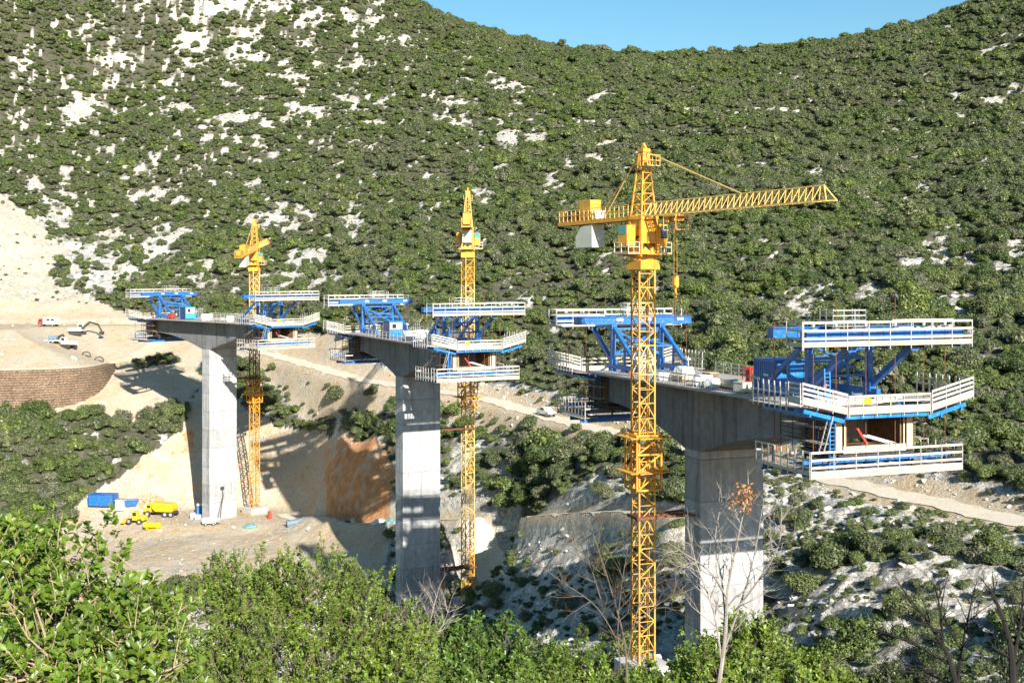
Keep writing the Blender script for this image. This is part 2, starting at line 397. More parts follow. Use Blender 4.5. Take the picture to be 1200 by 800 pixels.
def shrub_density(X, Y, F_):
    Zn, dirt, rk, tk, dr, dt, sr, fl, px, py = F_
    n = fbm(X/22+5, Y/22+80, 3); n2 = fbm(X/7, Y/7+33, 2)
    p = np.full(np.shape(X), .97)
    hill = (sr > 0) | (dr > 60)                                   # beyond the road
    # the near slope between the road and the gully is about half bare
    lower = (Y < 262) & (sr < 0) & (dr > 0)
    p = np.where(lower, np.clip(np.where((py < 605) & (px > 500) & (px < 830), .74, np.where(px > 860, .26, .42)) + .75*n + .35*n2, 0, .97), p)
    p = np.where(~lower, np.clip(1.12 - np.maximum(0, n2*.6+n*.6-.40+.10*sstep(760, 420, px))*2.2, .12, 1), p)
    speck = fbm(X/3.5+11, Y/5.0, 2); thr = .56-.26*sstep(800, 300, px)*sstep(340, 120, py)+.13*sstep(150, 40, py)+.09*sstep(330, 120, px)*sstep(200, 90, py)+.10*(py > 340)
    p = np.where((speck > thr) & (Y > 190) & ~lower, .06, p)
    e = fbm(X/3.8+60, Y/5.5, 2)
    for cx, cy, rx, ry in white_spots:
        if cy < 100: rx, ry = rx*.78, ry*.78
        d = ((px-cx+9*n2)/(rx*1.1))**2 + ((py-cy+7*n+4*n2)/(ry*1.2))**2
        p = np.where((Y > 165), np.minimum(p, np.where(d+1.5*e*(1+.5*(cy < 110)) < (.75 if cy > 110 else .5), .08, np.where(d < 1.7, .7, 1.0))), p)
    p = p * (1-np.minimum(1, dirt*2.2))
    p = p*np.where(sr > 0, sstep(4.6, 7.5, dr), np.where(px > 880, sstep(5, 15, dr)*.9+.1*(dr > 5), sstep(3.4, 5.6, dr)))
    p = p*sstep(2.1, 3.4, dt)
    p = p*(1-.0*fl)
    return p

# ground sheet: rows closer together near the photographer
rows = np.r_[np.linspace(-30, 2.0, 8), np.geomspace(4, 74, 90), np.arange(75, 235, .5), np.arange(235, 335, .62), np.arange(335, 480, 1.25), np.arange(480, 832, 3.2)]
NR, NC = len(rows), 760
cols = np.linspace(-330, 1530, NC)
PX, YY = np.meshgrid(cols, rows)
XX = (PX-CX)/F*np.maximum(YY, 34.0)
FL = fields(XX, YY)
ZZ = FL[0]
dens = shrub_density(XX, YY, FL)
me = bpy.data.meshes.new('terrain')
verts = np.stack([XX, YY, ZZ], -1).reshape(-1, 3)
idx = np.arange(NR*NC).reshape(NR, NC)
faces = np.stack([idx[:-1, :-1], idx[:-1, 1:], idx[1:, 1:], idx[1:, :-1]], -1).reshape(-1, 4)
me.vertices.add(len(verts)); me.vertices.foreach_set('co', verts.astype(np.float32).ravel())
me.loops.add(faces.size); me.loops.foreach_set('vertex_index', faces.astype(np.int32).ravel())
me.polygons.add(len(faces)); me.polygons.foreach_set('loop_start', (np.arange(len(faces))*4).astype(np.int32)); me.polygons.foreach_set('loop_total', np.full(len(faces), 4, np.int32))
me.update(calc_edges=True); me.validate()
me.polygons.foreach_set('use_smooth', [True]*len(faces))
def pmask(polys, px, py):
    m = np.zeros(px.size)
    for pl in polys: m[polymask(px.ravel(), py.ravel(), pl)] = 1
    return m.reshape(px.shape)
px_, py_ = FL[8] + 9*fbm(XX*.22, YY*.22, 3), FL[9] + 9*fbm(XX*.22+40, YY*.22, 3)
orange = pmask([[(380,512),(420,505),(462,520),(462,604),(395,608),(368,560)], [(370,545),(390,520),(400,560),(390,590)], [(213,505),(225,500),(228,525),(205,540)]], px_, py_)*(YY > 225)
bank = np.where((FL[6] > 0), sstep(3.0, 4.5, FL[4])*(1-sstep(7, 9.5, FL[4])), 0)*np.clip(.35+1.2*fbm(XX/12, YY/12, 3), 0, 1)
orange = orange*np.where(FL[8] > 340, np.clip(1.75-1.1*np.hypot((FL[8]-420)/52, (FL[9]-560)/50), 0, 1), 1)
orange = np.maximum(orange*.9, bank*(YY < 245)*.7)
dirtm = np.maximum(FL[1], np.maximum(1-sstep(4.2, 6, FL[4]), 1-sstep(2.0, 3.0, FL[5])))
dirtm = np.maximum(dirtm, np.where(FL[6] < 0, (1-sstep(4, 7.5, FL[4]))*.8, 0))
litter_shade = np.clip(dens, 0, 1)*(1-dirtm)  # litter together with painted shadow where the shrubs stand close
att = me.color_attributes.new('cover', 'FLOAT_COLOR', 'POINT')
att.data.foreach_set('color', np.stack([dirtm, orange, litter_shade, np.ones_like(litter_shade)], -1).astype(np.float32).ravel())
terrain = bpy.data.objects.new('terrain', me); COL.objects.link(terrain); tag(terrain, kind='structure')

m, nt, bs = newmat('limestone_ground')
geo = N(nt, 'ShaderNodeNewGeometry'); pos = geo.outputs['Position']
va = N(nt, 'ShaderNodeVertexColor', layer_name='cover'); sp = N(nt, 'ShaderNodeSeparateColor'); nt.links.new(va.outputs[0], sp.inputs[0])
n1 = noise(nt, pos, .55, 8, .68); n2 = noise(nt, pos, .09, 5, .6); n3 = noise(nt, pos, 2.6, 6, .7)
vo = N(nt, 'ShaderNodeTexVoronoi', feature='DISTANCE_TO_EDGE'); vo.inputs['Scale'].default_value = .62
wv = N(nt, 'ShaderNodeVectorMath', operation='MULTIPLY_ADD'); 
nzc = N(nt, 'ShaderNodeTexNoise'); nzc.inputs['Scale'].default_value = .8; nzc.inputs['Detail'].default_value = 4; nt.links.new(pos, nzc.inputs['Vector'])
wv.inputs[1].default_value = (1.6, 1.6, 1.6); nt.links.new(nzc.outputs['Color'], wv.inputs[0]); nt.links.new(pos, wv.inputs[2])
nt.links.new(wv.outputs[0], vo.inputs['Vector'])
rock = ramp(nt, n1, [(.27, (.22, .21, .185)), (.40, (.58, .555, .49)), (.56, (.72, .69, .62)), (.74, (.36, .345, .31))])
rock = mixc(nt, ramp(nt, n2, [(.45, 0.0), (.66, .45)]), rock, (.52, .45, .34))
rock = mixc(nt, .75, rock, ramp(nt, vo.outputs['Distance'], [(.0, .38), (.06, 1.0)]), 'MULTIPLY')
v2 = N(nt, 'ShaderNodeTexVoronoi'); v2.inputs['Scale'].default_value = 1.15; nt.links.new(wv.outputs[0], v2.inputs['Vector'])
v3 = N(nt, 'ShaderNodeTexVoronoi', feature='DISTANCE_TO_EDGE'); v3.inputs['Scale'].default_value = 1.15; nt.links.new(wv.outputs[0], v3.inputs['Vector'])
sv = N(nt, 'ShaderNodeSeparateColor'); nt.links.new(v2.outputs['Color'], sv.inputs[0])
rock = mixc(nt, 1.0, rock, ramp(nt, sv.outputs[0], [(0, .62), (.45, 1.0), (1, 1.12)]), 'MULTIPLY')
rock = mixc(nt, .7, rock, ramp(nt, v3.outputs['Distance'], [(.0, .4), (.07, 1.0)]), 'MULTIPLY')
rock = mixc(nt, 1.0, rock, ramp(nt, n3, [(.3, .55), (.5, 1.0)]), 'MULTIPLY')
soil = ramp(nt, n1, [(.3, (.45, .32, .19)), (.5, (.60, .47, .31)), (.7, (.52, .43, .31))])
soil = mixc(nt, ramp(nt, n2, [(.42, 0.0), (.6, .7)]), soil, (.61, .53, .41))
n5 = noise(nt, pos, .16, 6, .62)
soil = mixc(nt, ramp(nt, n5, [(.52, 0.0), (.62, .75)]), soil, mixc(nt, .4, rock, (.64, .54, .40)))
soil = mixc(nt, 1.0, soil, ramp(nt, n3, [(.3, .66), (.52, 1.0)]), 'MULTIPLY')
red = ramp(nt, n1, [(.3, (.42, .15, .045)), (.52, (.64, .28, .10)), (.70, (.72, .48, .29))])
litter_shade_col = ramp(nt, n1, [(.35, (.045, .047, .025)), (.52, (.068, .068, .036)), (.72, (.13, .125, .09))])  # litter colour, darkened so that gaps between shrubs look shaded
def soft(mask, nz, amt, lo, hi, top):
    q = N(nt, 'ShaderNodeMath', operation='MULTIPLY_ADD'); nt.links.new(nz, q.inputs[0]); q.inputs[1].default_value = amt; nt.links.new(mask, q.inputs[2])
    q2 = N(nt, 'ShaderNodeMath', operation='SUBTRACT'); nt.links.new(q.outputs[0], q2.inputs[0]); q2.inputs[1].default_value = amt*.5
    return ramp(nt, q2.outputs[0], [(lo, 0.0), (hi, top)])
n4 = noise(nt, pos, .28, 6, .6)
c = mixc(nt, ramp(nt, sp.outputs[2], [(.5, 0.0), (.95, .93)]), rock, litter_shade_col)
c = mixc(nt, soft(sp.outputs[0], n1, .9, .3, .7, 1.0), c, soil)
c = mixc(nt, soft(sp.outputs[1], n4, 2.2, .45, .85, .85), c, red)
nt.links.new(c, bs.inputs['Base Color']); bs.inputs['Roughness'].default_value = .95; bs.inputs['Specular IOR Level'].default_value = .15
hsum = N(nt, 'ShaderNodeMath', operation='ADD'); nt.links.new(n1, hsum.inputs[0]); nt.links.new(n3, hsum.inputs[1])
bump(nt, bs, hsum.outputs[0], .9, .5)
me.materials.append(m)
M['rock'] = m

def ribbon(name, L, hw, lift, mat, ragged=.35):
    vs = []; fs = []; n = len(L); prof = (-1, -.6, -.2, .2, .6, 1)
    for i in range(n):
        a = L[max(i-1, 0)]; b = L[min(i+1, n-1)]; d = np.array([b[0]-a[0], b[1]-a[1]]); d /= np.hypot(*d); nx, ny = -d[1], d[0]
        for k in prof:
            w = hw*k*(1+ragged*.35*math.sin(i*1.7+k*3)+ragged*.3*math.sin(i*.61+2*k)) if abs(k) == 1 else hw*k
            vs.append((L[i][0]+nx*w, L[i][1]+ny*w))
    V = np.array(vs); z = fields(V[:, 0], V[:, 1])[0]; q = len(prof)
    V3 = [(x, y, h+lift) for (x, y), h in zip(vs, z)]
    for i in range(n-1):
        for k in range(q-1): fs.append((i*q+k, i*q+k+1, (i+1)*q+k+1, (i+1)*q+k))
    b = MB(); b.add(V3, fs); o = b.build(name, mat, smooth=True); return tag(o, kind='structure')
m, nt, bs = newmat('pale_dirt_road'); oc = coord(nt)
a = noise(nt, oc, .5, 7, .65); a2 = noise(nt, oc, 3.5, 5, .6)
c = ramp(nt, a, [(.3, (.60, .50, .36)), (.5, (.72, .63, .49)), (.7, (.66, .60, .50))])
c = mixc(nt, 1.0, c, ramp(nt, a2, [(.3, .78), (.55, 1.0)]), 'MULTIPLY')
nt.links.new(c, bs.inputs['Base Color']); bs.inputs['Roughness'].default_value = .95; bs.inputs['Specular IOR Level'].default_value = .1
bump(nt, bs, a2, .5, .12)
M['road'] = m
ribbon('dirt_road', polyline([tuple(p) for p in road[::2]], 1.2), 2.7, .10, M['road'])
ribbon('dirt_track', polyline([tuple(p) for p in track[::2]], 1.2), 1.9, .10, M['road'])

def ground(x, y): return float(fields(np.array([x]), np.array([y]))[0][0])

# gabion wall
w = MB(); L = wall_line; n = len(L)
cum = 0
for c in range(21):                                              # stepped courses
    z0 = WALL_TOP-.62*(c+1); z1 = WALL_TOP-.62*c-.10; o = .10*c
    vs = []
    for i in range(n):
        a = L[max(i-1, 0)]; b = L[min(i+1, n-1)]; d = np.array([b[0]-a[0], b[1]-a[1]]); d /= np.hypot(*d); nx, ny = d[1], -d[0]
        j = .05*math.sin(i*2.3+c*1.9)
        for w_, z in ((o+j, z0), (o+j, z1), (-3.6, z1), (-3.6, z0)): vs.append((L[i][0]+nx*w_, L[i][1]+ny*w_, z))
    fs = []
    for i in range(n-1):
        for k in range(4): fs.append((i*4+k, i*4+(k+1) % 4, (i+1)*4+(k+1) % 4, (i+1)*4+k))
    fs += [(0, 1, 2, 3), tuple(range(n*4-4, n*4))]
    w.add(vs, fs)
m, nt, bs = newmat('gabion_stone'); oc = coord(nt)
vo = N(nt, 'ShaderNodeTexVoronoi'); vo.inputs['Scale'].default_value = 3.2; nt.links.new(oc, vo.inputs['Vector'])
vd = N(nt, 'ShaderNodeTexVoronoi', feature='DISTANCE_TO_EDGE'); vd.inputs['Scale'].default_value = 3.2; nt.links.new(oc, vd.inputs['Vector'])
c = ramp(nt, vo.outputs['Color'], [(.0, (.14, .09, .055)), (.5, (.25, .17, .11)), (1, (.38, .28, .19))])
c = mixc(nt, 1.0, c, ramp(nt, vd.outputs['Distance'], [(0, .35), (.1, 1)]), 'MULTIPLY')
c = mixc(nt, .6, c, ramp(nt, noise(nt, oc, .25, 4), [(.35, .7), (.65, 1.15)]), 'MULTIPLY')
nt.links.new(c, bs.inputs['Base Color']); bs.inputs['Roughness'].default_value = .95; bump(nt, bs, vd.outputs['Distance'], .8, .15)
gw = w.build('gabion_wall', m)
tag(gw, 'curved brown gabion wall in stone courses holding up the sandy fill', 'retaining wall')
# ================================================================== maquis shrubs
def leaf_mat(name, pal, rough=.5, spec=.4, transl=.0, patch=.035, worldvar=True):
    m, nt, bs = newmat(name)
    oi = N(nt, 'ShaderNodeObjectInfo'); geo = N(nt, 'ShaderNodeNewGeometry')
    n = len(pal); c = ramp(nt, oi.outputs['Random'], [((k+.0)/(n-1), p) for k, p in enumerate(pal)])
    nz = noise(nt, geo.outputs['Position'], patch, 3)
    if worldvar: c = mixc(nt, ramp(nt, nz, [(.42, 0.0), (.7, .55)]), c, (.105, .105, .066))
    fine = noise(nt, geo.outputs['Position'], 2.2, 3)
    c = mixc(nt, 1.0, c, ramp(nt, fine, [(.3, .62), (.7, 1.35)]), 'MULTIPLY')
    rnd = geo.outputs['Random Per Island']
    c = mixc(nt, 1.0, c, ramp(nt, rnd, [(0, .6), (.6, 1.0), (1, 1.7)]), 'MULTIPLY')
    nt.links.new(c, bs.inputs['Base Color']); bs.inputs['Roughness'].default_value = rough; bs.inputs['Specular IOR Level'].default_value = spec
    if transl:
        tr = N(nt, 'ShaderNodeBsdfTranslucent'); nt.links.new(mixc(nt, 1.0, c, (1.3, 1.5, .5), 'MULTIPLY'), tr.inputs[0])
        mx = N(nt, 'ShaderNodeMixShader'); mx.inputs[0].default_value = transl
        out = [q for q in nt.nodes if q.type == 'OUTPUT_MATERIAL'][0]
        nt.links.new(bs.outputs[0], mx.inputs[1]); nt.links.new(tr.outputs[0], mx.inputs[2]); nt.links.new(mx.outputs[0], out.inputs[0])
    return m
M['maquis'] = leaf_mat('maquis_foliage', [(0.051, 0.082, 0.019), (0.074, 0.106, 0.024), (0.100, 0.138, 0.028), (0.062, 0.090, 0.024), (0.128, 0.167, 0.034), (0.123, 0.131, 0.070), (0.082, 0.110, 0.032), (0.058, 0.090, 0.023), (0.143, 0.150, 0.089)])

def shrub_mesh(name, seed, nleaf, size, tall=1.0, mat=None):
    """unit shrub (radius about 1): lobes of leaf sprays round a darker branched heart"""
    rs = np.random.RandomState(seed); V = []; Fc = []
    nl = rs.randint(6, 10); lobes = []
    for k in range(nl):
        a = rs.rand()*2*np.pi; r = .62*np.sqrt(rs.rand()); h = (.35+.55*rs.rand()*(1-r*.7))*tall
        lobes.append((np.array([r*np.cos(a), r*np.sin(a), h]), .30+.24*rs.rand()))
    lobes.append((np.array([0, 0, .45*tall]), .55))
    wts = np.array([l[1]**2 for l in lobes]); wts /= wts.sum()
    # hearts: rough low solids so that the shrub is not see-through everywhere
    for c, r in lobes:
        bm = bmesh.new(); bmesh.ops.create_icosphere(bm, subdivisions=1, radius=1)
        n0 = len(V)
        for v in bm.verts:
            p = np.array(v.co)*(r*.72*(.8+.4*rs.rand())); V.append(tuple(c+p*np.array([1, 1, .85])))
        for f in bm.faces: Fc.append(tuple(v.index+n0 for v in f.verts))
        bm.free()
    which = rs.choice(len(lobes), nleaf, p=wts)
    for w in which:
        c, r = lobes[w]
        d = rs.randn(3); d /= np.linalg.norm(d)
        if d[2] < -.35: d[2] = -d[2]*.6; d /= np.linalg.norm(d)
        p = c + d*r*(.72+.38*rs.rand())*np.array([1, 1, .9])
        if p[2] < .02: p[2] = .02+.1*rs.rand()
        nrm = d*.9 + rs.randn(3)*.55; nrm[2] += .25; nrm /= np.linalg.norm(nrm)
        t = np.cross(nrm, rs.randn(3)); t /= np.linalg.norm(t); b = np.cross(nrm, t)
        s = size*(.55+.9*rs.rand()); q = s*(.45+.35*rs.rand())
        n0 = len(V)
        V += [tuple(p-t*s), tuple(p-b*q+nrm*s*.15), tuple(p+t*s), tuple(p+b*q+nrm*s*.15)]
        Fc.append((n0, n0+1, n0+2, n0+3))
    me = bpy.data.meshes.new(name); me.from_pydata(V, [], Fc); me.materials.append(mat or M['maquis'])
    return me
near_meshes = [shrub_mesh('maquis_shrub', 100+k, 3600, .048, [.9, 1.15, .8, 1.35, 1.0, .75][k]) for k in range(6)]
far_meshes = [shrub_mesh('maquis', 200+k, 1300, .066, [.95, 1.15, .8, 1.5, 1.0, .85, 1.25, .7, 1.8][k]) for k in range(9)]

# candidate places: jittered grid, denser where one stands closer
pts = []
def scatter(x0, x1, y0, y1, step):
    gx, gy = np.meshgrid(np.arange(x0, x1, step), np.arange(y0, y1, step))
    gx = gx.ravel()+RS.uniform(-.48, .48, gx.size)*step; gy = gy.ravel()+RS.uniform(-.48, .48, gy.size)*step
    k = np.abs(gx) < gy*.52+25; return gx[k], gy[k]
for (y0, y1, st) in ((62, 200, 2.3), (200, 330, 2.1), (330, 420, 1.95), (420, 690, 1.95)):
    gx, gy = scatter(-370, 370, y0, y1, st)
    f_ = fields(gx, gy, False); d = shrub_density(gx, gy, f_)
    keep = RS.rand(len(gx)) < d
    gx, gy = gx[keep], gy[keep]; z = fields(gx, gy)[0]
    px, py = px_of(gx, gy, z)
    n = fbm(gx/16+40, gy/16, 2)
    rad = np.clip(np.exp(RS.normal(np.where(gy > 240, .33, .48), .38, len(gx)))*(1+.55*n), .5, 3.6)*np.where(gy < 200, .92, 1.0)
    rad = np.where((gy < 175) | (py > 612), rad*.85, np.where(gy < 230, rad*1.08, rad))
    rad = np.where((px < 262) & (py > 440), np.minimum(rad*1.45, 3.3), rad)
    for q in zip(gx, gy, z, rad, px, py): pts.append(q)
# low cushions and tufts among the rocks
for (y0, y1, st) in ((70, 175, 1.1), (175, 300, 1.5), (300, 560, 2.3)):
    gx, gy = scatter(-300, 300, y0, y1, st); f_ = fields(gx, gy, False); d = shrub_density(gx, gy, f_)
    keep = RS.rand(len(gx)) < np.where(gy > 260, .22, .40)*(1+1.1*fbm(gx/9, gy/9, 2))*(1-f_[1])*(f_[4] > 3.9)*(f_[5] > 2.6)
    gx, gy = gx[keep], gy[keep]; z = fields(gx, gy)[0]; px, py = px_of(gx, gy, z)
    for q in zip(gx, gy, z, np.clip(np.exp(RS.normal(-.75, .4, len(gx))), .22, 1.0), px, py): pts.append(q)
pts = np.array(pts)
# nothing grows where piers and crane feet stand
foot = [(20.9, 122), (12.9, 119), (-16.2, 213), (-7.8, 215.3), (-66.2, 280), (-59.8, 286)]
ok = np.ones(len(pts), bool)
for fx, fy in foot: ok &= np.hypot(pts[:, 0]-fx, pts[:, 1]-fy) > 5.2
pts = pts[ok]
print('shrubs', len(pts))
SHRUBS = pts
# ================================================================== bridge, form travellers
def heading(deg): return math.atan2(-math.cos(R(deg)), math.sin(R(deg)))   # local +x runs towards the photographer's end
PIERS = [ # x, y, heading from the view axis, deck level, gradient, length towards us / away, foot level
 dict(n=3, x=20.9, y=122.0, h=20.3, z=-10.75, g=.011, lp=19.5, lm=19.8, foot=-38.5),
 dict(n=2, x=-16.2, y=213.0, h=28.7, z=-11.15, g=-.015, lp=17.0, lm=18.2, foot=-58.5),
 dict(n=1, x=-66.2, y=280.0, h=44.8, z=-10.6, g=0.0, lp=20.5, lm=22.0, foot=-55.6)]
HW = 6.1                                                     # half width of the deck
def local(P, x, y, z=0):
    a = heading(P['h']); return Vector((P['x']+x*math.cos(a)-y*math.sin(a), P['y']+x*math.sin(a)+y*math.cos(a), P['z']+P['g']*x+z))

def depth(x, L):
    t = min(1, max(0, (abs(x)-1.6)/(L-1.6))); return 6.5-3.1*(1-(1-t)**1.9)
def cantilever(P, label):
    a = heading(P['h']); zf = P['foot']
    root = thing('bridge_cantilever', label, 'bridge', (P['x'], P['y'], zf), a, 'bridge cantilevers under construction')
    dz = P['z']-zf
    # shaft, with shallow recesses left by the formwork lifts
    b = MB(); b.box((0, 0, (dz-6.4)/2-1), (3.2, 7.0, dz-6.4+2), None); pier = b.build('pier', M['pier_concrete'], root, bevel=.06)
    if P['n'] == 1:
        q = MB(); q.box((1.63, -.3, 7.2), (.12, .95, .8)); q.build('access_opening', M['darksteel'], pier)
    # girder
    xs = np.r_[np.linspace(-P['lm'], -1.6, 13), np.linspace(1.6, P['lp'], 13)]
    b = MB(); vs = []; hw = 3.5
    for x in xs:
        L = P['lp'] if x > 0 else P['lm']; zt = dz+P['g']*x-.45; zb = dz+P['g']*x-depth(x, L)
        vs += [(x, -hw, zb), (x, -hw, zt), (x, hw, zt), (x, hw, zb)]
    fs = []; n = len(xs)
    for i in range(n-1):
        for k in range(4): fs.append((i*4+k, i*4+(k+1) % 4, (i+1)*4+(k+1) % 4, (i+1)*4+k))
    fs += [(0, 1, 2, 3), (4*n-4, 4*n-3, 4*n-2, 4*n-1)]
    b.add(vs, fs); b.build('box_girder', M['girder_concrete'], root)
    # deck slab with thinner wings
    b = MB(); vs = []
    prof = [(-HW, -.22), (-3.7, -.52), (3.7, -.52), (HW, -.22), (HW, 0.0), (-HW, 0.0)]
    for x in (-P['lm']-.02, 0, P['lp']+.02):
        for y, z in prof: vs.append((x, y*1.0, dz+P['g']*x+z))
    fs = []
    for i in range(2):
        for k in range(6): fs.append((i*6+k, i*6+(k+1) % 6, (i+1)*6+(k+1) % 6, (i+1)*6+k))
    fs += [tuple(range(6)), tuple(range(12, 18))]
    b.add(vs, fs); b.build('deck_slab', M['slab_concrete'], root)
    # starter bars along both edges of the deck
    b = MB(); rs = random.Random(P['n'])
    for s in (-1, 1):
        x = -P['lm']+1
        while x < P['lp']-1:
            z = dz+P['g']*x; b.beam((x, s*(HW-.3), z), (x, s*(HW-.3), z+.28+.1*rs.random()), .03); x += .42
    tag(b.build('starter_bars', M['rust'], root), kind='stuff')
    return root
br = [cantilever(PIERS[0], 'nearest bridge cantilever on a tall concrete pier, its side in shade'),
      cantilever(PIERS[1], 'middle bridge cantilever on a concrete pier, lower half striped by shadows'),
      cantilever(PIERS[2], 'farthest bridge cantilever on a sunlit white concrete pier above the sandy pad')]

def rails(b, p0, p1, h=1.15, n=3, post=1.9, rw=.16, rt=.05, posts=True, toe=True, pb=None, out=(0, 0, 0), drop=.25):
    """boards between posts along p0-p1; boards go in b, posts in pb"""
    p0 = Vector(p0); p1 = Vector(p1); d = p1-p0; L = d.length
    for k in range(n):
        z = h*(k+1)/n
        b.beam(p0+Vector((0, 0, z)), p1+Vector((0, 0, z)), rt, rw)
    if toe: b.beam(p0+Vector((0, 0, .14)), p1+Vector((0, 0, .14)), rt, .3)
    m = max(1, round(L/post)); o = Vector(out)*.06
    for k in range(m+1):
        q = p0+d*(k/m)+o
        b.cur = 1; b.beam(q+Vector((0, 0, -drop)), q+Vector((0, 0, h+.1)), .07, .07); b.cur = 0

def form_traveller(P, sgn, label, detail=True, mirrored=False):
    L = P['lp'] if sgn > 0 else P['lm']
    a = heading(P['h']) + (0 if sgn > 0 else math.pi)
    pos = local(P, sgn*L, 0)
    root = thing('form_traveller', label, 'form traveller', pos, a, 'blue form travellers on the bridge ends')
    W = M['rail']; T = M['timber']; B = M['blue']; G = M['galv']; DB = M['darkblue']; LB = M['lightblue']
    def RL(par, *a_, mats=None, **k_):
        k_.pop('pb', None); b = MB(); rails(b, *a_, **k_); return b.build('guardrail', mats or [W, G], par)
    for s in (-1, 1):                                           # two main trusses
        b = MB(); y = 3.0*s
        b.beam((-7.2, y, .55), (.9, y, .55), .42, .5)             # base beam on skids
        for x in (-6.6, -3.6, -.4): b.box((x, y, .15), (.9, .7, .3))
        b.beam((-.4, y, .8), (-.4, y, 5.15), .5, .5)              # post
        b.beam((-6.8, y, .8), (-.5, y, 5.0), .34, .42)            # back stay
        b.beam((-.3, y, 5.0), (5.2, y, 4.95), .34, .42)           # top chord
        b.beam((-.2, y, 1.0), (5.0, y, 4.55), .42, .46)           # strut
        b.box((5.1, y, 4.7), (.95, .75, .75)); b.box((-.4, y, .95), (1.0, .62, .8)); b.box((-.4, y, 4.95), (.9, .62, .5))
        b.beam((-3.4, y, .8), (-3.5, y, 2.9), .22)
        for k in range(8): b.tube((-.4+.18*(k % 4)-.27, y-.33, .7+.45*(k//4)), (-.4+.18*(k % 4)-.27, y+.33, .7+.45*(k//4)), .05, n=5)
        t = b.build('main_truss', B, root)
        q = MB(); q.beam((-6.9, y, .8), (-6.9, y, 1.9), .1); q.beam((-6.4, y, .8), (-6.4, y, 1.9), .1); q.box((-6.65, y, 1.6), (.8, .5, .2)); q.build('rear_anchor', M['galv'], t)
    b = MB()                                                    # portal between the posts
    for z in (1.9, 3.4, 4.7): b.beam((-.4, -2.75, z), (-.4, 2.75, z), .2, .24)
    b.beam((-.4, -2.75, 1.9), (-.4, 2.75, 4.6), .16); b.beam((-.4, 2.75, 1.9), (-.43, -2.75, 4.6), .16)
    b.beam((-3.5, -2.8, 2.9), (-3.5, 2.8, 2.9), .2); b.beam((-3.5, -2.8, 2.9), (-.5, 2.7, 4.2), .12)
    b.build('portal_frame', B, root)
    # cross beams
    off = .3
    for nm, x, y0, y1 in (('rear_cross_beam', -.4, -7.0+off, 7.3+off), ('front_cross_beam', 5.15, -7.5+off, 7.5+off)):
        b = MB()
        for dx in (-.36, .36):
            b.box((x+dx, (y0+y1)/2, 5.22+.42), (.06, y1-y0, .84))
            for z in (5.25, 6.04): b.box((x+dx, (y0+y1)/2, z), (.34, y1-y0, .06))
        k = y0+.3
        while k < y1: b.box((x, k, 5.64), (.64, .05, .7)); k += 1.6
        for q in (y0+.03, y1-.03): b.box((x, q, 5.64), (.9, .05, .86))
        o = b.build(nm, B, root)
        for yy in ((-5.2, -1.1, 2.4) if nm[0] == 'r' else ()):
            c = MB(); c.box((x-.55, yy, 5.75), (.02, .8, .3)); c.build('plate', M['white'], o)
    # hanger bars
    for x, y in ((5.15, -6.3), (5.15, -4.2), (5.15, -1.4), (5.15, 1.4), (5.15, 4.2), (5.15, 6.3), (-.4, -6.3), (-.4, 6.3)):
        b = MB(); b.tube((x, y, 8.6 if x > 0 and y in (-4.2, 1.4) else 6.5), (x, y, -4.9), .033, n=5); b.build('hanger_bar', M['rust'], root)
    # jacks on the front beam
    for y in (-6.3, -4.2, -1.4, 1.4, 4.2, 6.3):
        b = MB(); b.box((5.15, y, 6.2), (.5, .42, .14)); b.tube((5.15, y, 6.27), (5.15, y, 6.62), .13, n=8); b.build('jack', M['galv'], root)
    # upper platform round the front cross beam
    z = 4.85
    b = MB(); k = 4.25
    while k < 6.2: b.box((k, 0, z-.03+.004*((k*10) % 3)), (.24, 15.9, .05)); k += .25
    up = b.build('upper_platform', M['plank'], root)
    for p0, p1, o in (((6.3, -8.0, z), (6.3, 8.0, z), (1, 0, 0)), ((4.1, -8.0, z), (6.3, -8.0, z), (0, -1, 0)), ((4.1, 8.0, z), (6.3, 8.0, z), (0, 1, 0))):
        RL(up, p0, p1, 1.85, 3, 1.95, .17, .05, out=o, drop=.3)
    RL(up, (4.1, 2.0, z), (4.1, 8.0, z), 1.85, 3, 1.95, .17, .05, out=(-1, 0, 0), drop=.3)
    b = MB(); b.box((6.34, 0, z+.17), (.05, 16.1, .40)); b.build('toe_board', T, up)
    b = MB()
    for y in (-7, -3.5, 0, 3.5, 7): b.beam((4.2, y, z-.16), (6.2, y, z-.16), .14, .18)
    b.beam((4.5, -7.5, z-.16), (4.5, 7.5, z-.16), .1, .12); b.build('platform_frame', M['darkblue'], up)
    # small raised stage on the rear cross beam
    b = MB(); b.box((.9, -.6, 6.15), (1.9, 3.3, .06)); st = b.build('raised_stage', M['plank'], root)
    RL(st, (1.85, -2.2, 6.18), (1.85, 1.0, 6.18), 1.3, 3, 1.1, .1, .05, toe=False, drop=.2, mats=[G, G]); RL(st, (0, -2.2, 6.18), (1.85, -2.2, 6.18), 1.3, 3, 1.1, .1, .05, toe=False, drop=.2, mats=[G, G]); RL(st, (0, 1.0, 6.18), (1.85, 1.0, 6.18), 1.3, 3, 1.1, .1, .05, toe=False, drop=.2, mats=[G, G])
    # working platform at deck level: level middle, wings rising with the slab formwork
    zc = -.45; ye = 3.9; yw = 8.1; zw = .55
    b = MB(); k = 4.5
    while k < 6.3:
        b.box((k, 0, zc-.04), (.24, 2*ye, .06))
        for s in (-1, 1): b.beam((k, s*ye, zc-.04), (k, s*yw, zw-.04), .24, .06)
        k += .25
    dk = b.build('deck_platform', M['plank'], root)
    X1 = 6.35
    RL(dk, (X1, -ye+.05, zc), (X1, ye-.05, zc), 1.35, 3, 1.3, .16, .05, out=(1, 0, 0), drop=.3)
